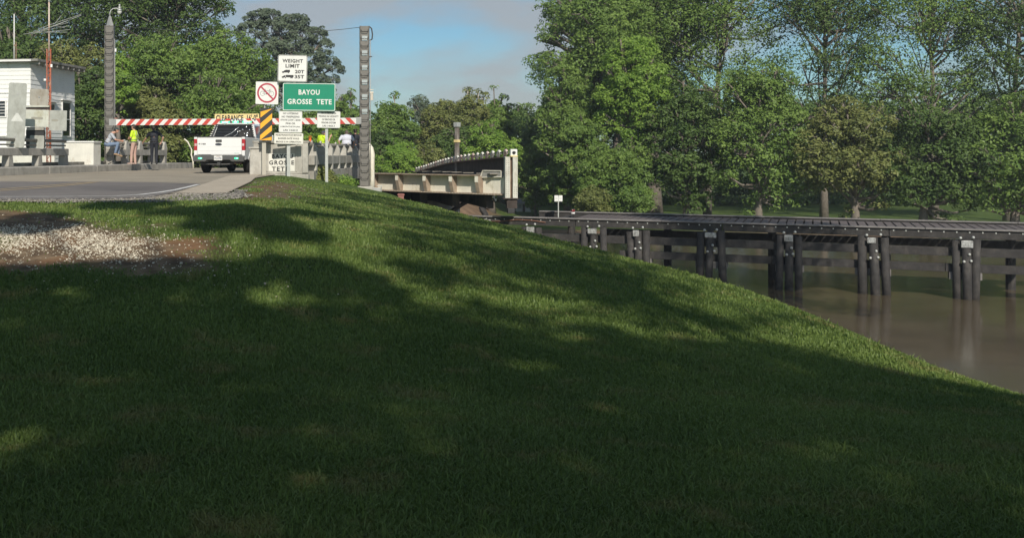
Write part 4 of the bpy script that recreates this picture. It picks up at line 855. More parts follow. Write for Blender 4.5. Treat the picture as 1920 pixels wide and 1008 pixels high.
for a in [((-48, 19), (37, 9)), ((-38, 17), (35, 2)), ((-30, 14), (33, -4)), ((-20, 9), (58, -20)), ((-22, 15), (32, 14)), ((8, 2), (27, 6)), ((12, -2), (20, -17))]:
    (x0, y0), (x1, y1) = a; m.cyl((x0*s_, -.1, -y0*s_), (x1*s_, .15, -y1*s_), .0095, n=5)
m.build('elements', GALV, t)
# white panel block beside house
b_ = P(148, 0, 43.4); t = thing('white_enclosure', 'plain white painted board enclosure between house and first ladder tower', 'enclosure', (b_.x, b_.y, 1.0), RZ)
MB().b(-.66, .66, 0, .8, -.2, 1.02).build('panel', WHITEW, t, bevel=.01); MB().b(-.70, .70, -.04, .84, 1.021, 1.08).build('top_board', WHITE, t); 
b_ = P(60, 0, 42.6); t = thing('white_barrier_board', 'low white board wall under the house behind the left railing', 'wall', (b_.x, b_.y, .7), RZ)
MB().b(-2.8, 1.0, 0, .1, -.3, .95).build('panel', WHITEW, t, bevel=.01); MB().b(-2.8, 1.02, -.02, .12, .951, 1.0).build('top_rail', GREYL, t)

# ---- bent white pipes at the gap
def bent(px, D, zb, label, flip=1, h=2.0, leanx=.0):
    b_ = P(px, 0, D); t = thing('bent_pipe_post', label, 'post', (b_.x, b_.y, zb)); r_ = .115
    MB().tube([(0, 0, -.1), (0, 0, h*.3), (0, 0, h*.62), (-.01*flip, 0, h*.78), (-.07*flip, 0, h*.9), (-.17*flip, 0, h*.975), (-.3*flip, 0, h)], [r_*1.05, r_, r_, r_*1.2, r_*1.25, r_*1.15, r_*.9], 10).build('pipe', CREAM, t, smooth=True)
    MB().b(-.12, .12, -.12, .12, -.12, .02).build('foot', CREAM, t, bevel=.01); return t
bent(697.5, 44.5, ZP(356, 44.5), 'curved cream pipe post right of the tall ladder tower', 1, 2.0)
t = thing('bolted_base', 'white bolted steel base block at the foot of the curved pipe', 'base block', P(706, 0, 43).to_tuple()[:2]+(ZP(357, 43),)); MB().b(-.16, .18, -.1, .1, -.1, .12).b(.19, .22, -.02, .02, -.14, .2).b(-.0, .24, -.02, .02, .18, .21).build('block', GREYL, t, bevel=.01)
b_ = P(352, 0, 51.5); t = thing('bent_pipe_post', 'thin white bent rod beside the left end of the pickup tailgate', 'post', (b_.x, b_.y, ZR))
MB().tube([(.28, 0, 0), (.27, 0, .35), (.18, 0, .7), (.2, 0, .95), (-.0, 0, 1.35), (-.18, 0, 1.5)], .035, 8).build('pipe', CREAM, t, smooth=True)
# ---- orange delineator
b_ = P(581.5, 0, 37.9); t = thing('traffic_delineator', 'tall orange channelizer standing behind the concrete railing', 'traffic cone', (b_.x, b_.y, ZR))
MB().cyl((0, 0, .05), (0, 0, 1.28), .10, .05, 14).build('body', ORANGE, t, smooth=True); MB().cyl((0, 0, 1.28), (0, 0, 1.33), .03, n=8).tube([(-.05, 0, 1.32), (-.03, 0, 1.39), (.03, 0, 1.39), (.05, 0, 1.32)], .012, 6).build('handle', ORANGE, t, smooth=True)
MB().cyl((0, 0, .5), (0, 0, .62), .088, .084, 14).cyl((0, 0, .82), (0, 0, .93), .076, .072, 14).build('reflective_band', SIGNW, t, smooth=True); MB().b(-.2, .2, -.2, .2, 0, .05).build('base', BLACK, t, bevel=.01)

# ================================================================== pickup truck
def pickup():
    t = thing('pickup_truck', 'white pickup truck with green lights seen from behind on the road', 'pickup truck', RW(-10.40, 36.7, ZR), RZ)
    # body sides with wheel arches (profile in y,z), local y forward, tail at y=0
    def arch(yc, r, n=8): return [(yc+r*math.cos(a), .46+r*math.sin(a)) for a in np.linspace(math.pi*.97, math.pi*.03, n)]
    def side(x0, x1):
        lo = [(0.02, .62)]+[(.02, .50)]+[p for p in [(1.12+.5*math.cos(a), .42+.5*math.sin(a)) for a in np.linspace(math.pi*.93, math.pi*.07, 9)]]
        lo += [(p[0], p[1]) for p in [(4.80+.5*math.cos(a), .42+.5*math.sin(a)) for a in np.linspace(math.pi*.93, math.pi*.07, 9)]]
        poly = lo+[(5.55, .45), (5.62, .9), (5.5, 1.12), (3.9, 1.26), (1.95, 1.34), (0.02, 1.36)]
        m = MB().prism(poly, x0, x1, 'x'); return m
    m = side(.90, .985); m2 = side(-.985, -.90); m.add(m2.v, m2.f)
    m.b(-.90, .90, 1.85, 1.95, .55, 1.34).b(-.9, .9, .05, 1.85, .62, .68)      # bed front wall and floor
    m.prism([(3.75, .5), (5.5, .5), (5.6, .9), (5.5, 1.14), (3.9, 1.27), (3.75, 1.27)], -.899, .899, 'x').b(-.899, .899, 1.951, 3.749, .42, .6)
    body = m.build('body', TWHITE, t, bevel=.025)
    # arch flares
    for xs_ in (-1, 1):
        for yc in (1.12, 4.80):
            pts = [(xs_*.985, yc+.53*math.cos(a), .42+.53*math.sin(a)) for a in np.linspace(math.pi*.95, math.pi*.05, 12)]; MB().tube(pts, .016, 6).build('wheel_arch', TWHITE, t, smooth=True)
    for xs_ in (-1, 1): MB().b(xs_*.90, xs_*.985, .0, 1.9, 1.362, 1.39).build('bed_rail_cap', DGREY, t, bevel=.01)
    # tailgate
    tg = MB().b(-.86, .86, -.015, .07, .70, 1.345).build('tailgate', TWHITE, t, bevel=.02)
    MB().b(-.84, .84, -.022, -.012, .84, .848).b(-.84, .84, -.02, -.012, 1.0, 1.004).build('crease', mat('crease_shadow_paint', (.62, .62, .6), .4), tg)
    MB().b(-.86, .86, -.03, .06, 1.346, 1.375).build('spoiler_cap', TRIM, tg, bevel=.01)
    MB().prism(rrect(.24, .10, .02, cx=-.02, cz=1.215), -.026, -.0151, 'y').build('handle', DGREY, tg)
    m = MB(); n = 24; vs = [(.135*math.cos(2*math.pi*k/n)-.03, -.0185, 1.085+.052*math.sin(2*math.pi*k/n)) for k in range(n)]; m.add(vs, [tuple(range(n))]).build('oval_emblem', mat('dark_emblem', (.05, .055, .07), .3), tg)
    ring(MB(), .0, .0, 0, 0, 0); m = MB(); vs = []
    for k in range(n):
        a = 2*math.pi*k/n; vs += [(.118*math.cos(a)-.03, -.0192, 1.085+.042*math.sin(a)), (.126*math.cos(a)-.03, -.0192, 1.085+.047*math.sin(a))]
    m.add(vs, [(2*k, 2*k+1, 2*((k+1) % n)+1, 2*((k+1) % n)) for k in range(n)]).build('emblem_ring', SILVER, tg)
    text('F-150', tg, BLACK, .27, .06, -.66, -.0165, 1.10, .035)
    text('FLEX FUEL', tg, mat('small_green_badge', (.1, .35, .22), .5), .2, .022, .68, -.0155, .755, .004)
    # tail lamps and corner panels
    for xs_ in (-1, 1):
        tl = MB().b(xs_*.868, xs_*.99, -.012, .14, .86, 1.28).build('tail_lamp', LAMPR, t, bevel=.02)
        MB().b(xs_*.872, xs_*.96, -.016, -.0125, 1.03, 1.12).build('reversing_lens', mat('pale_lamp_lens', (.62, .45, .45), .2), tl)
        MB().b(xs_*.868, xs_*.985, -.008, .1, .66, .858).b(xs_*.868, xs_*.985, -.008, .1, 1.282, 1.358).build('corner_panel', TWHITE, t, bevel=.01)
    # bumper
    bp = MB().prism([(-.98, .44), (-.5, .44), (-.44, .50), (.44, .50), (.5, .44), (.98, .44), (1.0, .66), (-1.0, .66)], -.17, -.02, 'y').build('bumper', TRIM, t, bevel=.025)
    MB().b(-.9, .9, -.172, -.03, .664, .69).build('step_pad', DGREY, bp, bevel=.008)
    pl = MB().prism(rrect(.32, .17, .01, cx=0, cz=.575), -.178, -.171, 'y').build('licence_plate', SIGNW, t); text('P216785', pl, mat('plate_ink', (.12, .13, .2), .6), .27, .075, 0, -.1785, .565, .01); text('LOUISIANA', pl, MATS['dull_red_box'], .16, .02, 0, -.1785, .635, .004)
    MB().cyl((-.18, -.175, .58), (-.18, -.165, .58), .035, n=12).build('lock_cap', DGREY, bp)
    for xs_ in (-1, 1):
        s0 = MB().ell((xs_*.70, -.172, .565), (.085, .012, .034), 14, 8).build('bumper_light', GREENL, t, smooth=True); MB().ell((xs_*.70+.03, -.184, .568), (.03, .008, .014), 10, 6).build('lit_core', GREENH, s0, smooth=True)
    MB().tube([(-.75, .1, .36), (-.3, .02, .34), (.3, .02, .34), (.75, .1, .40)], .03, 8).b(-.06, .06, -.1, .2, .30, .42).b(-.7, .7, .3, .4, .40, .6).build('tow_hitch', DGREY, t)
    MB().cyl((.62, .0, .38), (.62, 1.6, .38), .04, n=10).build('exhaust_pipe', RUST, t, smooth=True)
    MB().b(-.45, .45, .2, 5.0, .42, .55).cyl((-.8, 1.12, .4), (.8, 1.12, .4), .07, n=10).ell((0, 1.12, .4), .17, 12, 8).build('chassis', BLACK, t)
    for xs_ in (-1, 1):
        for yc in (1.12, 4.80):
            w = thing('x', '', '', (0, 0, 0)) if False else None
            m = MB(); prof = [(.24, -.13), (.34, -.135), (.39, -.10), (.402, -.05), (.402, .05), (.39, .10), (.34, .135), (.24, .13)]; nn = 28; vs = []; fs = []
            for k in range(nn):
                a = 2*math.pi*k/nn; vs += [(xs_*.83+p[1], yc+p[0]*math.cos(a), .40+p[0]*math.sin(a)) for p in prof]
            for k in range(nn):
                for j in range(7): fs.append((k*8+j, k*8+j+1, ((k+1) % nn)*8+j+1, ((k+1) % nn)*8+j))
            m.add(vs, fs); wh = m.build('wheel', RUBBER, t, smooth=True)
            m = MB().cyl((xs_*.80, yc, .4), (xs_*.86, yc, .4), .25, n=20)
            for q in range(5):
                a = 2*math.pi*q/5; m.beam((xs_*.90, yc, .4), (xs_*.90, yc+.22*math.cos(a), .4+.22*math.sin(a)), .05, .04)
            m.build('rim', GREYL, wh)
    # cab
    zb, zr = 1.30, 1.90
    yb0, yb1, yt0, yt1 = 1.97, 4.2, 2.22, 3.45; xb, xt = .93, .76
    def q(x, y, z): return (x, y, z)
    A = [q(-xb, yb0, zb), q(xb, yb0, zb), q(xb, yb1, zb-.06), q(-xb, yb1, zb-.06)]; Tt = [q(-xt, yt0, zr), q(xt, yt0, zr), q(xt, yt1, zr), q(-xt, yt1, zr)]
    low = MB().b(-.93, .93, 1.96, 3.9, .6, zb-.001).build('cab_lower', TWHITE, t, bevel=.02)
    MB().add(A+Tt, [(3, 2, 1, 0), (4, 5, 6, 7), (0, 1, 5, 4), (1, 2, 6, 5), (2, 3, 7, 6), (3, 0, 4, 7)]).build('cab', TWHITE, t, bevel=.05, seg=3)
    MB().add([(-xt-.01, yt0-.02, zr-.04), (xt+.01, yt0-.02, zr-.04), (xt+.01, yt1, zr-.04), (-xt-.01, yt1, zr-.04), (-xt+.06, yt0+.06, zr+.03), (xt-.06, yt0+.06, zr+.03), (xt-.06, yt1-.1, zr+.03), (-xt+.06, yt1-.1, zr+.03)], [(3, 2, 1, 0), (4, 5, 6, 7), (0, 1, 5, 4), (1, 2, 6, 5), (2, 3, 7, 6), (3, 0, 4, 7)]).build('roof', TWHITE, t, bevel=.03)
    def onface(a, b_, c, d, ins, off, name, m_, par=t):   # quad inset on a face, pushed out
        a, b_, c, d = map(Vector, (a, b_, c, d)); ce = (a+b_+c+d)/4; nrm = (b_-a).cross(d-a).normalized(); vs = []
        for p in (a, b_, c, d): vs.append(ce+(p-ce)*ins+nrm*off)
        vs += [v-nrm*.02 for v in vs]
        return MB().add(vs, [(0, 1, 2, 3), (7, 6, 5, 4), (0, 4, 5, 1), (1, 5, 6, 2), (2, 6, 7, 3), (3, 7, 4, 0)]).build(name, m_, par)
    rw = onface(A[0], A[1], Tt[1], Tt[0], .88, .012, 'rear_window', GLASS)
    onface(A[1], A[2], Tt[2], Tt[1], .82, .012, 'side_window', GLASS); onface(A[3], A[0], Tt[0], Tt[3], .82, .012, 'side_window', GLASS); onface(A[2], A[3], Tt[3], Tt[2], .88, .012, 'windscreen', GLASS)
    # louvred headache rack behind the rear window
    m = MB(); 
    for k in range(8):
        a = k/7; z = 1.40+a*.44; w_ = .84-a*.14; m.box((0, 1.93+a*.17, z), (2*w_-.1, .05, .012), Matrix.Rotation(R(-35), 3, 'X'))
    rk = m.build('rack_louvre', DGREY, t)
    m = MB()
    for xs_ in (-1, 1):
        m.beam((xs_*.86, 1.88, 1.38), (xs_*.72, 2.10, 1.88), .06, .05)
    m.beam((-.74, 2.1, 1.88), (.74, 2.1, 1.88), .05, .05).beam((-.88, 1.88, 1.39), (.88, 1.88, 1.39), .05, .04); m.build('rack_frame', DGREY, t, bevel=.008)
    m = MB()
    for xs_ in (-1, 1):
        for k in range(6):
            a = k/5; m.box((xs_*(.885-a*.13), 1.86+a*.2, 1.45+a*.38), (.06, .02, .028), Matrix.Rotation(R(xs_*12), 3, 'Y'))
    m.build('rack_slot', SIGNW, t)
    lb = MB().b(-.66, .66, 2.35, 2.6, 1.965, 2.03).b(-.5, -.44, 2.4, 2.55, 1.9, 1.97).b(.44, .5, 2.4, 2.55, 1.9, 1.97).build('light_bar', DGREY, t, bevel=.01)
    for x0, x1 in ((-.55, -.30), (-.06, .06), (.34, .60)):
        MB().b(x0, x1, 2.335, 2.349, 1.975, 2.02).build('green_lamp', GREENH, lb); MB().b(x0-.06, x1+.06, 2.342, 2.3495, 1.966, 2.03).build('green_lens', GREENL, lb)
    for xs_ in (-1, 1):
        mr = MB().prism(rrect(.2, .26, .04, cx=xs_*1.15, cz=1.36), 3.55, 3.65, 'y').build('mirror', TWHITE, t, bevel=.01); MB().b(xs_*.93, xs_*1.06, 3.58, 3.62, 1.28, 1.31).b(xs_*.93, xs_*1.06, 3.58, 3.62, 1.38, 1.41).build('mirror_arm', TWHITE, mr); MB().prism(rrect(.17, .22, .03, cx=xs_*1.15, cz=1.36), 3.543, 3.549, 'y').build('mirror_glass', SILVER, mr)
    # gear in the bed: folded bundle of tools near the right rack post
    m = MB().tube([(.3, 1.7, 1.2), (.42, 1.72, 1.6), (.5, 1.75, 1.78)], .02, 6).tube([(-.25, 1.75, 1.38), (.1, 1.74, 1.58), (.34, 1.74, 1.80)], .012, 6).tube([(.1, 1.7, 1.4), (.2, 1.72, 1.5), (.24, 1.72, 1.62)], .012, 6)
    return t
pickup()
tb = RW(-10.3, 36.7, ZR); t = thing('tool_bundle', 'dark and silver tools propped up in the bed of the pickup', 'tools', RW(-9.83, 38.3, ZR+.69), RZ)
MB().b(-.22, .30, -.12, .1, 0, .95).cyl((.05, 0, .9), (.05, 0, 1.1), .06, n=10).build('pack', mat('dark_tool_bag', (.03, .028, .026), .8), t, bevel=.05)
m = MB()
for a in [(-.16, .92, .035), (-.05, .98, .03), (.1, 1.08, .035), (.14, .84, .05), (.22, .97, .028), (.02, .83, .03)]: m.ell((a[0], -.13, a[1]), a[2], 8, 6)
m.cyl((.12, -.14, .55), (.12, -.14, .85), .035, n=8).tube([(-.8, -.1, .72), (-.5, -.12, .85), (-.2, -.13, 1.08)], .012, 6).tube([(-.45, -.1, .7), (-.28, -.12, .8), (-.22, -.13, .96)], .01, 6).build('fittings', SILVER, t, smooth=True)

# ================================================================== swing span
def span():
    A = P(703, 0, 47); B = P(944, 0, 41.6); o0 = Vector((A.x, A.y, 0)); d = (B-A); rz = math.atan2(d.y, d.x); Lg = d.length
    t = thing('swing_bridge_span', 'rusty cream steel swing span turned open over the bayou', 'bridge', o0, rz)
    lc = local(o0, rz); z1, z0 = .655, -.13
    web = MB().b(0, Lg, -.02, .02, z0+.03, z1-.04).build('end_girder', CREAM, t)
    MB().b(0, Lg*.835, -.40, .1, z1-.03, z1).b(0, Lg*.835, -.41, -.40, z1-.04, z1+.005).build('top_flange', RUSTL, t, bevel=.006)
    MB().b(0, Lg, -.26, .3, z0-.03, z0+.028).build('bottom_flange', RUSTL, t, bevel=.006)
    m = MB(); 
    for k in range(int(Lg*.83/.11)): m.ell((.06+k*.11, -.045, z1-.20), .013, 6, 4)
    for k in range(int(Lg/.16)): m.ell((.06+k*.16, -.262, z0+.0), .012, 6, 4)
    m.build('rivets', WHITEW, t)
    for k, px in enumerate((707, 753.5, 804.5, 853.5, 902)):
        # intersection of the sight line with the girder
        s_ = (px-CX)/F; q = (s_*A.y-A.x)/(d.x-s_*d.y)*Lg
        MB().prism([(-.03, z0+.03), (-.24, z0+.03), (-.36, z1-.30), (-.36, z1-.05), (-.03, z1-.05)], q-.09, q+.09, 'x').build('stiffener', RUSTL, t, bevel=.006)
        MB().prism([(-.3625, z1-.30), (-.366, z1-.30), (-.366, z1-.05), (-.3625, z1-.05)], q-.088, q+.088, 'x').build('stiffener_face', CREAM, t)
    # raised box at the right end
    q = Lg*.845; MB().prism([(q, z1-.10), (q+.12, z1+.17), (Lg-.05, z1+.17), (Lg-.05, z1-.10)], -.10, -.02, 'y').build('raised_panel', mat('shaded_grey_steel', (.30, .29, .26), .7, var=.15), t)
    MB().tube([(q, -.12, z1-.09), (q+.12, -.12, z1+.18), (Lg-.08, -.12, z1+.18), (Lg-.08, -.12, z1-.07), (q, -.12, z1-.11)], .022, 6).build('panel_edge', CREAM, t)
    # deck and side girders running away
    far = Vector((P(700, 0, 70).x+1, 78, 0))
    def W(px, D, z): p = P(px, 0, D); return lc((p.x, p.y, z))
    pts = [(952, 41.7, 294.7), (925, 44.0, 297), (898, 47, 299.5), (875, 50, 301.5), (856, 53, 304), (835, 57, 308), (814, 62, 313.5), (797, 66, 319), (780, 70, 323)]
    P3 = [W(px, D, ZP(py, D)) for px, D, py in pts]
    vs = []; fs = []
    for p in P3: vs += [(p.x, p.y, p.z), (p.x, p.y, min(p.z-.05, .25)), (p.x+.05, p.y+.03, p.z), (p.x+.05, p.y+.03, min(p.z-.05, .25))]
    for k in range(len(P3)-1):
        a = 4*k; b_ = a+4; fs += [(a, a+1, b_+1, b_), (a+2, b_+2, b_+3, a+3), (a, b_, b_+2, a+2)]
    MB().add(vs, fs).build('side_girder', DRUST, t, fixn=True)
    m = MB()
    for k in range(len(P3)-1): m.beam(P3[k]+Vector((0, 0, .0)), P3[k+1], .26, .05)
    m.build('side_girder_flange', RUST, t)
    # inner plate strip and deck plates
    m = MB(); 
    for k in range(len(P3)-1):
        a, b_ = P3[k].copy(), P3[k+1].copy(); a.z = a.z*.35+.22; b_.z = b_.z*.3+.22; off = (P3[1]-P3[0]).normalized().cross(Vector((0, 0, 1)))*-.5
        m.beam(a+off, b_+off, .5, .04)
    m.build('inner_ledge', mat('weathered_grey_steel', (.20, .18, .15), .8, var=.3), t)
    a = lc(A); b_ = lc(B); c = W(778, 70, 0); e = c+(a-b_)
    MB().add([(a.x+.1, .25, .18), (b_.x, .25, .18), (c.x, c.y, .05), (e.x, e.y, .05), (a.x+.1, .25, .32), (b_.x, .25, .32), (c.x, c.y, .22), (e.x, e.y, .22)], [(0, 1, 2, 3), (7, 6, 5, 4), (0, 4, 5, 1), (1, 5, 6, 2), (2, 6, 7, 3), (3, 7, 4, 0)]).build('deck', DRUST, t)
    m = MB()
    for k in range(1, 9):
        f_ = k/9; p0 = Vector((a.x, .25, -.25)).lerp(Vector((e.x, e.y, -.25)), f_); p1 = Vector((b_.x, .25, -.25)).lerp(Vector((c.x, c.y, -.25)), f_); m.beam(p0, p1, .3, .8)
    for k in range(4): m.beam(Vector((a.x, .3, -.3)).lerp(Vector((b_.x, .3, -.3)), (k+.5)/4), Vector((e.x, e.y, -.3)).lerp(Vector((c.x, c.y, -.3)), (k+.5)/4), .3, .9)
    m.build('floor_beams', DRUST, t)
    # scroll brackets along the flange
    Ls_ = [(P3[k+1]-P3[k]).length for k in range(len(P3)-1)]; tot = sum(Ls_); n = 27
    for i in range(n):
        s_ = .25+(tot-.5)*i/(n-1); k = 0
        while s_ > Ls_[k] and k < len(Ls_)-1: s_ -= Ls_[k]; k += 1
        p = P3[k].lerp(P3[k+1], s_/Ls_[k]); d_ = (P3[k+1]-P3[k]).normalized(); hz = Vector((d_.x, d_.y, 0)).normalized(); rr_ = .19; 
        pts2 = [p+hz*(.0+rr_*1.1*math.cos(a2)*1.0)+Vector((0, 0, .03+1.35*rr_*max(0, math.sin(a2)))) for a2 in np.linspace(0, math.pi*.86, 8)]
        MB().tube(pts2, [.06, .075, .075, .07, .065, .06, .05, .035], 6).build('scroll_bracket', WHITEW if i % 3 else mat('rust_stained_white', (.62, .50, .44), .8, var=.2, scale=5, stain=(.35, .18, .12), sscale=4, samt=.5), t, smooth=True)
    m = MB()
    for k in range(len(P3)-1): m.beam(P3[k]+Vector((.0, .0, .22)), P3[k+1]+Vector((0, 0, .22)), .05, .05)
    m.build('pipe_rail', DGREY, t)
    # end post
    ep = W(958, 41.2, 0); zt = ZP(294, 41.2); zb = ZP(371, 41.2)
    def col(x0, x1, y0, y1, za, zb_, name, m_, **k): return MB().b(ep.x+x0, ep.x+x1, ep.y+y0, ep.y+y1, za, zb_).build(name, m_, t, **k)
    M_ = Matrix.Rotation(-rz, 3, 'Z')
    def wb(cx_, cy_, cz_, sx, sy, sz): return (ep+M_ @ Vector((cx_, cy_, 0))+Vector((0, 0, cz_)), (sx, sy, sz), M_)
    m = MB()
    for cx_ in (-.16, .145): m.box(*wb(cx_, 0, (zt+zb)/2, .20, .34, zt-zb))
    m.build('end_post', mat('dirty_white_steel', (.56, .55, .48), .7, var=.15, scale=4, bump=.1, stain=(.30, .26, .18), sscale=3, samt=.5), t, bevel=.008)
    m = MB(); m.box(*wb(-.01, .1, (zt+zb)/2, .12, .12, zt-zb)); m.build('end_post_web', RUST, t)
    m = MB(); m.box(*wb(-.03, -.02, zb-.02, .62, .42, .05)).box(*wb(.02, .0, zb-.24, .42, .3, .36)); m.build('bearing_bracket', DRUST, t, bevel=.01)
    m = MB(); m.box(*wb(-.02, -.05, zb-.52, .28, .3, .2)); m.build('bearing_shoe', BLACK, t, bevel=.02)
    m = MB()
    for cx_ in (-.215, -.12, .10, .20):
        z = zb+.08
        while z < zt-.1: 
            if cx_ < 0 or z < zb+.5: m.ell(ep+M_ @ Vector((cx_, -.172, 0))+Vector((0, 0, z)), .013, 6, 4)
            z += .09
    m.build('post_rivets', DRUST, t)
    m = MB(); m.box(*wb(.10, 0, zt+.16, .27, .26, .30)); bx = m.build('lamp_box', SIGNW, t, bevel=.01)
    c_ = ep+M_ @ Vector((.10, -.135, 0))+Vector((0, 0, zt+.17)); MB().ell(c_, (.075, .075, .06), 12, 8).build('lamp_lens', BLACK, bx, smooth=True)
    m = MB(); m.box(*wb(.10, -.02, zt+.03, .29, .3, .05)); m.build('lamp_shelf', SIGNC, bx)
    # hanging hose and fittings under the right end
    m = MB(); q0 = W(918, 42.3, ZP(369, 42.3)); m.tube([W(919, 42.2, ZP(368, 42.2)), W(918, 42.2, ZP(375, 42.2)), W(925, 42, ZP(372, 42)), W(928, 42, ZP(379, 42)), W(936, 41.8, ZP(376, 41.8)), W(948, 41.5, ZP(382, 41.5))], .03, 6); m.build('hose', BLACK, t)
    m = MB(); m.box(W(925, 42.4, ZP(371, 42.4)), (.08, .08, .16)).box(W(929, 42.4, ZP(374.5, 42.4)), (.06, .06, .1)); m.build('white_fitting', WHITE, t)
    # mast on the span
    q = W(857, 53, 0); zz0 = ZP(296, 53); zz1 = ZP(234, 53)
    ms = MB().b(q.x-.09, q.x+.09, q.y-.09, q.y+.09, zz0-.9, zz1-.15).build('light_mast', mat('stained_grey_mast', (.27, .24, .21), .7, var=.3, scale=3, stain=(.10, .07, .05), sscale=2.5, samt=.6), t, bevel=.01)
    MB().b(q.x-.13, q.x+.15, q.y-.14, q.y+.12, zz1-.12, zz1+.12).build('mast_head', GALV, ms, bevel=.02); MB().b(q.x-.12, q.x+.12, q.y-.12, q.y+.12, ZP(267, 53), ZP(262, 53)).build('yellow_band', SIGNC, ms)
    # curved track beam below
    m = MB(); cp = [W(px, 49, ZP(py, 49)) for px, py in ((838, 402), (850, 394), (862, 385.5), (876, 377.5), (892, 371), (908, 367), (925, 364.5))]
    for k in range(len(cp)-1): m.beam(cp[k], cp[k+1]+(cp[k+1]-cp[k])*.04, .7, .13)
    m.build('curved_track_beam', mat('brown_steel_beam', (.11, .085, .07), .8, var=.3), t)
    return t
span()
b_ = P(782, 0, 53); t = thing('pivot_pier', 'dark round concrete pier in the shade under the swing span', 'bridge pier', (b_.x, b_.y, -3.9))
MB().cyl((0, 0, 0), (0, 0, 3.45), 2.3, 2.2, 32).build('drum', CONCD, t, smooth=False); MB().cyl((0, 0, 3.2), (0, 0, 3.46), 2.45, 2.45, 32).build('rim_cap', DRUST, t)
b_ = P(751.5, 0, 45); t = thing('mooring_post', 'short rusty red steel post under the left part of the girder', 'post', (b_.x, b_.y, ZP(368, 45)-.9)); MB().b(-.13, .13, -.1, .1, 0, 1.02).b(-.16, .16, -.13, .13, .95, 1.0).build('post', mat('rust_pink_steel', (.30, .13, .11), .8, var=.25), t, bevel=.01)

# ---- fender system
def fender():
    p0 = Vector((6.8, 42.5, 0)); p1 = Vector((12.54, 39.7, 0)); d = (p1-p0).normalized(); q0 = p0-d*1.6; rz = math.atan2(d.y, d.x)
    t = thing('fender_system', 'dark bolted timber fender with grey capping along the channel', 'fender', (q0.x, q0.y, -1.05), rz); Lf = 22.0
    m = MB(); x = 0
    while x < Lf: m.b(x+.01, min(x+4.4, Lf)-.01, -.18, .20, -.045, 0); x += 4.4
    m.build('capping_plank', WOODG, t, bevel=.006)
    def wale(z0, z1, y0, y1, x0=0, x1=Lf): 
        m = MB(); x = x0
        while x < x1: m.b(x+.01, min(x+5.5, x1)-.01, y0, y1, z0, z1); x += 5.5
        m.build('wale', WOODB, t, bevel=.012)
    wale(-.34, -.05, -.10, .12); wale(-.95, -.66, -.10, .12, 2.6); wale(-1.5, -1.22, -.08, .12, 7.2)
    m = MB(); x = .3
    while x < Lf: m.cyl((x, -.115, -.12), (x, -.10, -.12), .025, n=8); x += .38
    m.build('bolt', GALV, t)
    cl = [(3.75, .55), (6.25, .72), (7.95, .6), (10.6, .7), (13.3, .6), (16, .7), (18.8, .6)]
    for k, (x, w_) in enumerate(cl):
        pc = MB(); rk_ = random.Random(k)
        for j in range(3): pc.cyl((x-w_/2+j*w_/2+rk_.uniform(-.12, .12), (-.22 if j != 1 else -.30)+rk_.uniform(-.1, .1), -3.3), (x-w_/2+j*w_/2, -.22 if j != 1 else -.30, -.36+rk_.uniform(-.1, .06)), rk_.uniform(.13, .17), rk_.uniform(.12, .15), 12)
        po = pc.build('pile_cluster', WOODB, t, smooth=True)
        m = MB().b(x-w_*.28, x+w_*(.30-.1*(k % 3)), -.46, -.44, -.62+.05*(k % 2), -.38); m.build('metal_cap', mat('bright_worn_zinc', (.52, .52, .50), .45, .5, var=.3, scale=14, stain=(.1, .09, .08), sscale=9, samt=.6), po, bevel=.02)
        m = MB()
        for a in ((-.3, -.25), (.32, -.22), (.12, -.8), (-.14, -1.05), (.2, -1.02)): m.ell((x+a[0]*w_, -.44 if abs(a[0]) < .3 else -.38, a[1]-.05), .05, 8, 6)
        m.build('bolt_head', GALV, po, smooth=True)
        MB().b(x-w_*.8, x+w_*.8, -.14, .34, -1.75, -1.5).build('cross_timber', WOODG, po, bevel=.01)
    # second line behind with walkway planks
    m = MB(); x = 3.2
    while x < Lf+3: m.b(x+.01, x+4.39, 3.2, 3.55, .035, .075); x += 4.4
    m.build('rear_capping_plank', WOODG, t, bevel=.006)
    MB().b(3.2, Lf+4, 3.25, 3.5, -.28, .03).b(6, Lf+4, 3.25, 3.5, -.9, -.62).build('rear_wale', WOODB, t, bevel=.01)
    m = MB(); x = 5.4
    while x < Lf: m.b(x, x+.24, .22, 3.18, -.07, -.02); x += .30
    m.build('walkway_planks', mat('pinkish_walkway_boards', (.12, .10, .095), .85, var=.25, scale=4), t)
    for x in (4.5, 8.5, 12.5, 16.5, 20.5): MB().b(x, x+.25, .13, 3.24, -.34, -.08).build('cross_beam', WOODB, t); MB().cyl((x+.1, 3.38, -3.3), (x+.1, 3.38, -.3), .16, n=10).build('pile', WOODB, t)
    # pale scraps and cable on the left part
    m = MB()
    for k in range(14): m.ell((.9+random.random()*1.3, -.15-.05*random.random(), -.12-.1*random.random()), (.06, .03, .03), 6, 4)
    m.build('pale_scraps', GREYL, t)
    MB().tube([(2.0, -.13, -.22), (2.5, -.16, -.2), (3.1, -.15, -.12), (3.7, -.14, -.13), (4.3, -.13, -.2)], .018, 6).build('orange_hose', mat('faded_orange_hose', (.22, .11, .07), .8), t, smooth=True)
    MB().b(2.1, 3.0, -.2, .02, -.04, .012).build('black_mat', BLACK, t)
    return t
fender()
b_ = P(1047, 0, 43.4); t = thing('notice_sign', 'small white two panel notice on a thin post above the fender', 'sign', (b_.x, b_.y, -1.0))
MB().b(-.02, .02, 0, .03, -.4, .70).build('post', GALV, t); o = MB().b(-.17, -.01, -.012, 0, .50, .76).b(.01, .17, -.012, 0, .50, .76).build('sign_panel', SIGNW, t); MB().b(-.14, -.04, -.0135, -.0125, .62, .64).b(.04, .14, -.0135, -.0125, .62, .64).build('faint_print', ALU, o)
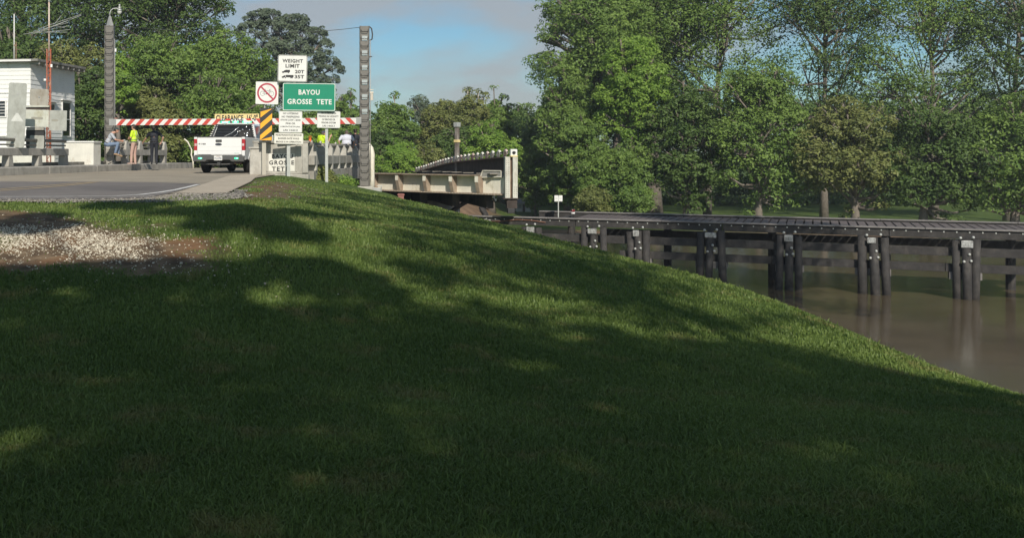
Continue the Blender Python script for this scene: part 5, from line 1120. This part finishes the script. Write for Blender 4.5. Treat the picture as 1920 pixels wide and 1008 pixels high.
b_ = P(1074.5, 0, 43.0); t = thing('navigation_lantern', 'small red navigation lantern standing on the fender walkway', 'lantern', (b_.x, b_.y, -1.0))
MB().cyl((0, 0, 0), (0, 0, .05), .08, n=12).cyl((-.04, 0, .04), (-.04, 0, .1), .012, n=6).cyl((.04, 0, .04), (.04, 0, .1), .012, n=6).build('base', WHITE, t); MB().cyl((0, 0, .1), (0, 0, .17), .075, n=12).build('red_lens', LAMPR, t, smooth=True); MB().cyl((0, 0, .17), (0, 0, .2), .095, .07, 12).build('cap', DRUST, t)
b_ = P(982, 0, 86); t = thing('pump_shed', 'tiny white shed with grey roof on the far bank', 'shed', (b_.x, b_.y, g(b_.x, 86)), R(8))
MB().b(-.62, .62, 0, .9, 0, .72).build('wall', WHITE, t); MB().prism([(-.2, .73), (1.1, .73), (.45, 1.12)], -.75, .75, 'x').build('roof', mat('grey_shed_roof', (.24, .24, .23), .8), t); MB().b(-.1, .12, -.02, -.001, 0, .62).build('door', mat('brown_shed_door', (.12, .09, .08), .8), t); MB().b(-.52, -.2, -.015, -.001, .3, .6).build('window', GREYL, t)
b_ = P(908, 0, 60); t = thing('tree_stump', 'dark crooked stump on the dirt slope below the span', 'stump', (b_.x, b_.y, g(b_.x, 60)))
# rocks of debris are dark timber pieces
zz = ZP(402, 60)-g(b_.x, 60)
MB().tube([(0, 0, -.2), (.05, 0, zz), (-.1, .05, zz+.28), (-.28, .05, zz+.45)], [.3, .2, .2, .06], 7).build('wood', WOODB, t)

# ================================================================== people
def remesh(mb, name, m_, parent, vox=.012, sm=4):
    me = bpy.data.meshes.new(name); me.from_pydata(mb.v, [], mb.f); o = bpy.data.objects.new(name, me); COL.objects.link(o)
    import bmesh
    bm = bmesh.new(); bm.from_mesh(me); bmesh.ops.recalc_face_normals(bm, faces=bm.faces); bm.to_mesh(me); bm.free()
    r = o.modifiers.new('r', 'REMESH'); r.mode = 'VOXEL'; r.voxel_size = vox; r.use_smooth_shade = True
    s = o.modifiers.new('s', 'SMOOTH'); s.iterations = sm; s.factor = .5
    bpy.context.view_layer.update(); nm = bpy.data.meshes.new_from_object(o.evaluated_get(bpy.context.evaluated_depsgraph_get())); o.modifiers.clear(); o.data = nm; nm.name = name
    nm.materials.clear(); nm.materials.append(m_); nm.polygons.foreach_set('use_smooth', [True]*len(nm.polygons)); o.parent = parent; return o
def hand(mb, w, d, side, curl=.5, palmn=None):
    """w wrist, d direction of the hand; five separate fingers"""
    w = Vector(w); d = Vector(d).normalized(); up = Vector(palmn) if palmn else Vector((side, 0, 0)); s = d.cross(up).normalized(); up = s.cross(d).normalized()
    pe = w+d*.085; mb.cap(w, pe, .026, .034); mb.ell(w+d*.05, (.036, .036, .04), 8, 6)
    for k, (o_, L_) in enumerate(((-.030, .068), (-.010, .078), (.010, .074), (.030, .058))):
        a = pe+s*o_; b1 = a+(d*math.cos(curl*.6)-up*math.sin(curl*.6))*L_*.5; c = b1+(d*math.cos(curl*1.6)-up*math.sin(curl*1.6))*L_*.5; mb.cap(a, b1, .0095, .009).cap(b1, c, .009, .0075)
    a = w+d*.025-s*.03; b1 = a+(d*.6-s*.75).normalized()*.04; mb.cap(a, b1, .012, .010).cap(b1, b1+(d*.9-s*.2-up*.3).normalized()*.032, .010, .008)
def head(mb, c, f, skin_only=True):
    c = Vector(c); f = Vector(f).normalized(); r = f.cross(Vector((0, 0, 1))).normalized(); M = Matrix((r, f, Vector((0, 0, 1)))).transposed()
    mb.ell(c+Vector((0, 0, .02)), (.074, .094, .098), 14, 10, M); mb.ell(c+f*.03-Vector((0, 0, .055)), (.052, .056, .06), 12, 8, M)
    mb.cap(c+f*.090+Vector((0, 0, .012)), c+f*.108-Vector((0, 0, .018)), .010, .015); mb.ell(c+f*.085-Vector((0, 0, .052)), (.024, .010, .009), 8, 6, M)
    for s in (-1, 1): mb.ell(c+r*s*.076-f*.002, (.012, .022, .032), 8, 6, M)
def person(label, root, rz, J, shirt, pants, hairm=None, cap=None, skin=SKIN, long_sleeve=False, shoes=BLACK, vest=False, hd=(0, 1, 0), bulk=1.0, hair_long=False, lower=True):
    """J: joints in the person's own frame, x right, y forward"""
    t = thing('person', label, 'person', root, rz); V = {k: Vector(v) for k, v in J.items()}
    mb = MB(); head(mb, V['head'], hd); mb.cap(V['neck'], V['head']-Vector((0, 0, .05)), .056, .052); mb.cap(V['neck'], V['chest'], .07, .12)
    mb.cap(V['chest'], V['pelvis'], .12, .12)
    for s, n_ in ((1, 'r'), (-1, 'l')):
        mb.cap(V['neck']-Vector((0, 0, .06)), V['sh_'+n_], .05, .052); mb.cap(V['sh_'+n_], V['el_'+n_], .050, .038); mb.cap(V['el_'+n_], V['wr_'+n_], .038, .026)
        hand(mb, V['wr_'+n_], V.get('hd_'+n_, V['wr_'+n_]-V['el_'+n_]), s, .5)
        mb.cap(V['pelvis'], V['hip_'+n_], .10, .085); mb.cap(V['hip_'+n_], V['kn_'+n_], .078, .050); mb.cap(V['kn_'+n_], V['an_'+n_], .048, .034)
        ft = V.get('ft_'+n_, Vector((0, 1, 0))).normalized(); mb.cap(V['an_'+n_]-Vector((0, 0, .04)), V['an_'+n_]+ft*.13-Vector((0, 0, .055)), .036, .026)
    remesh(mb, 'body', skin, t, .010, 3)
    # shirt
    mb = MB(); up = (V['neck']-V['pelvis']).normalized(); side = (V['sh_r']-V['sh_l']).normalized(); fw = up.cross(side).normalized() if True else None; M = Matrix((side, -fw if fw.y < 0 else fw, up)).transposed()
    b_ = bulk; mb.ell(V['chest']+up*.05, (.185*b_, .125*b_, .19), 16, 12, M); mb.ell(V['chest'].lerp(V['pelvis'], .5), (.162*b_, .122*b_, .20), 16, 12, M); mb.ell(V['pelvis']+up*.06, (.172*b_, .128*b_, .12), 16, 12, M)
    for s, n_ in ((1, 'r'), (-1, 'l')):
        mb.cap(V['neck']-up*.07, V['sh_'+n_], .068, .066); e = V['el_'+n_] if long_sleeve else V['sh_'+n_].lerp(V['el_'+n_], .72); mb.cap(V['sh_'+n_], e, .068, .060)
        if long_sleeve: mb.cap(V['el_'+n_], V['wr_'+n_], .054, .04)
    sh = remesh(mb, 'shirt', shirt, t, .014, 5)
    if vest:
        m = MB(); c = V['chest'].lerp(V['pelvis'], .55)
        for zz_ in (0.0, -.12): 
            cc = c+up*(zz_); m.tube([cc+M @ Vector((.178*b_*math.cos(a), .138*b_*math.sin(a), 0)) for a in np.linspace(0, 2*math.pi, 25)], .013, 6)
        for s in (-1, 1): m.tube([V['chest']+M @ Vector((s*.10, .125*b_*q, zz_)) for q, zz_ in ((-1.02, -.2), (-1.08, 0), (-.7, .17), (.7, .17), (1.08, 0), (1.02, -.2))], .014, 6)
        m.build('reflective_stripe', mat('grey_reflective_tape', (.42, .50, .28), .4), t, smooth=True)
    if lower:
        mb = MB(); mb.ell(V['pelvis'], (.165*b_, .122*b_, .12), 16, 10, M)
        for s, n_ in ((1, 'r'), (-1, 'l')):
            mb.cap(V['pelvis'].lerp(V['hip_'+n_], .6), V['hip_'+n_], .105, .102); mb.cap(V['hip_'+n_], V['kn_'+n_], .098, .070); mb.cap(V['kn_'+n_], V['an_'+n_]+Vector((0, 0, .02)), .068, .058)
        remesh(mb, 'trousers', pants, t, .014, 4)
        for s, n_ in ((1, 'r'), (-1, 'l')):
            ft = V.get('ft_'+n_, Vector((0, 1, 0))).normalized(); a = V['an_'+n_]; mb = MB().cap(a-Vector((0, 0, .02)), a-Vector((0, 0, .045)), .046, .048).cap(a-Vector((0, 0, .045))-ft*.03, a+ft*.16-Vector((0, 0, .052)), .044, .036)
            remesh(mb, 'shoe', shoes, t, .012, 2)
        MB().tube([V['pelvis']+up*.055+M @ Vector((.172*b_*math.cos(a), .130*b_*math.sin(a), 0)) for a in np.linspace(0, 2*math.pi, 25)], .018, 6).build('belt', BLACK, t, smooth=True)
    c = V['head']; f = Vector(hd).normalized(); r = f.cross(Vector((0, 0, 1))).normalized(); Mh = Matrix((r, f, Vector((0, 0, 1)))).transposed()
    if hairm:
        mb = MB().ell(c+Vector((0, 0, .035))-f*.012, (.081, .098, .095), 14, 10, Mh).ell(c-f*.035-Vector((0, 0, .005)), (.076, .070, .085), 12, 8, Mh)
        if hair_long: mb.cap(c-f*.07, c-f*.09-Vector((0, 0, .16)), .05, .03)
        # keep the face clear
        remesh(mb, 'hair', hairm, t, .012, 2)
    if cap:
        m = MB().ell(c+Vector((0, 0, .05))-f*.005, (.086, .104, .075), 16, 10, Mh); m.prism([(0, 0)], 0, 0) if False else None
        m.ell(c+f*.115+Vector((0, 0, .038)), (.068, .075, .011), 14, 6, Mh); remesh(m, 'cap', cap, t, .011, 2)
    m = MB()
    for s in (-1, 1): m.ell(c+f*.088+r*s*.03+Vector((0, 0, .016)), .009, 6, 4)
    m.build('eyes', BLACK, t, smooth=True)
    return t
ST = dict(head=(0, .03, 1.63), neck=(0, 0, 1.48), chest=(0, 0, 1.27), pelvis=(0, 0, .95), sh_r=(.185, 0, 1.43), sh_l=(-.185, 0, 1.43), el_r=(.25, -.02, 1.14), el_l=(-.25, -.02, 1.14), wr_r=(.26, .08, .90), wr_l=(-.26, .08, .90),
          hip_r=(.09, 0, .90), hip_l=(-.09, 0, .90), kn_r=(.10, .02, .50), kn_l=(-.10, .02, .50), an_r=(.11, 0, .09), an_l=(-.11, 0, .09))
HB = mat('dark_brown_hair', (.035, .022, .015), .6); HG = mat('grey_brown_hair', (.12, .09, .07), .6)
JEANS = mat('faded_blue_jeans', (.16, .22, .32), .8, var=.2, scale=8); GSH = mat('grey_shirt_cotton', (.42, .44, .47), .8, var=.06); PINK = mat('dusty_pink_trousers', (.52, .34, .28), .8, var=.08); NAVY = mat('navy_uniform', (.012, .014, .022), .7, var=.2)
WSH = mat('pale_blue_white_shirt', (.62, .63, .70), .7, var=.04); RSH = mat('red_shirt', (.42, .03, .025), .7); CAPG = mat('dark_green_cap', (.03, .05, .045), .7); TANS = mat('tan_shoe', (.32, .21, .12), .7); CAPN = mat('slate_cap', (.06, .06, .10), .7)
ZS = ZR+.27
# seated man on the left railing, facing right (his forward = +X world -> rz -90)
Jsit = dict(head=(0, .27, 1.40-.20), neck=(0, .10, 1.08), chest=(0, .0, .88), pelvis=(0, -.16, .60), sh_r=(.18, .06, 1.02), sh_l=(-.18, .06, 1.02), el_r=(.22, .24, .78), el_l=(-.22, .24, .78), wr_r=(.08, .47, .73), wr_l=(-.10, .47, .75), hd_r=(-.5, .8, -.2), hd_l=(.5, .8, -.1),
            hip_r=(.10, -.10, .57), hip_l=(-.10, -.10, .57), kn_r=(.14, .34, .62), kn_l=(-.14, .34, .56), an_r=(.12, .22, .20), an_l=(-.12, .34, .16), ft_r=(0, 1, -.15), ft_l=(0, 1, -.3))
b_ = P(212, 0, 44.6)
person('seated man in grey shirt, jeans and dark cap on the left railing', (b_.x-.12, b_.y, ZS+.30), R(-82), Jsit, GSH, JEANS, hairm=HB, cap=CAPG, shoes=TANS)
J2 = dict(ST); J2.update(el_r=(.22, .06, 1.16), wr_r=(.02, .22, 1.12), el_l=(-.22, .06, 1.16), wr_l=(.02, .26, 1.18), hd_r=(-1, .2, 0), hd_l=(1, .2, 0), kn_l=(-.08, .08, .5), an_l=(-.08, .10, .09))
b_ = P(251.5, 0, 44.3)
person('standing person in a yellow high visibility vest and pinkish trousers', (b_.x, b_.y, ZS), R(75), J2, HIVIS, PINK, hairm=HB, vest=True, shoes=mat('pinkish_shoe', (.45, .33, .28), .7), bulk=1.05, hd=(.1, 1, 0))
J3 = dict(ST); J3.update(head=(-.03, .10, 1.58), neck=(0, .04, 1.44), el_r=(.40, -.05, 1.18), wr_r=(.32, .06, .98), hd_r=(-.5, .3, -.7), sh_r=(.21, 0, 1.40), sh_l=(-.21, .02, 1.38), el_l=(-.36, .15, 1.16), wr_l=(-.50, .32, .98), hd_l=(-.2, .8, -.3))
b_ = P(289, 0, 45.0)
person('officer in black uniform seen from behind leaning to the left railing', (b_.x, b_.y, ZS), R(8), J3, NAVY, NAVY, hairm=HB, skin=SKIN, bulk=1.12)
b_ = P(603, 0, 41.5)
J4 = dict(ST); J4.update(head=(.0, .10, 1.56), neck=(0, .03, 1.42), wr_r=(.10, .35, 1.42), el_r=(.24, .18, 1.2), hd_r=(0, .5, .6))
person('worker in yellow vest and slate cap facing right behind the railing', (b_.x, b_.y, ZR), R(-60), J4, HIVIS, NAVY, hairm=HG, cap=CAPN, bulk=1.1)
b_ = P(650, 0, 45.5); J5 = dict(ST); J5.update(head=(.02, .16, 1.53), neck=(0, .07, 1.42), chest=(0, .03, 1.24), sh_r=(.22, .02, 1.38), sh_l=(-.22, .02, 1.38), el_l=(-.36, -.02, 1.16), wr_l=(-.27, .06, .96), hd_l=(.5, .5, -.5), el_r=(.34, .0, 1.15), wr_r=(.30, .12, .92))
person('broad man in pale shirt seen from behind leaning over the bridge railing', (b_.x, b_.y, ZR+.14), R(5), J5, WSH, NAVY, hairm=HG, bulk=1.38)
b_ = P(666, 0, 47.6); person('man in dark clothing standing beside the broad man in pale shirt', (b_.x, b_.y, ZR+.16), R(10), ST, NAVY, NAVY, hairm=HB, bulk=1.1)
b_ = P(679.5, 0, 48.6); person('person in red shirt half hidden by the tall ladder tower', (b_.x, b_.y, ZR+.2), R(150), ST, RSH, NAVY, hairm=HB)
b_ = P(657, 0, 47.5); person('bareheaded man at the back of the group behind the railing', (b_.x, b_.y, ZR+.0), R(160), ST, mat('dark_grey_shirt', (.05, .055, .06), .8), NAVY, hairm=HG)

# ---- haze: thin air so that the far trees fade a little
hz = MB().b(-120, 190, -8, 135, -5.2, 42).build('haze', None); hz.data.materials.clear()
hm = bpy.data.materials.new('thin_haze'); hm.use_nodes = True; hn = hm.node_tree; hn.nodes.remove(hn.nodes['Principled BSDF']); pv = hn.nodes.new('ShaderNodeVolumePrincipled')
pv.inputs['Color'].default_value = (.86, .92, 1, 1); pv.inputs['Density'].default_value = HAZE; pv.inputs['Anisotropy'].default_value = .2; hn.links.new(pv.outputs[0], hn.nodes['Material Output'].inputs['Volume']); hz.data.materials.append(hm)
tag(hz, 'thin pale morning haze over the bayou', 'haze', kind='stuff')
print('objects', len(bpy.data.objects))
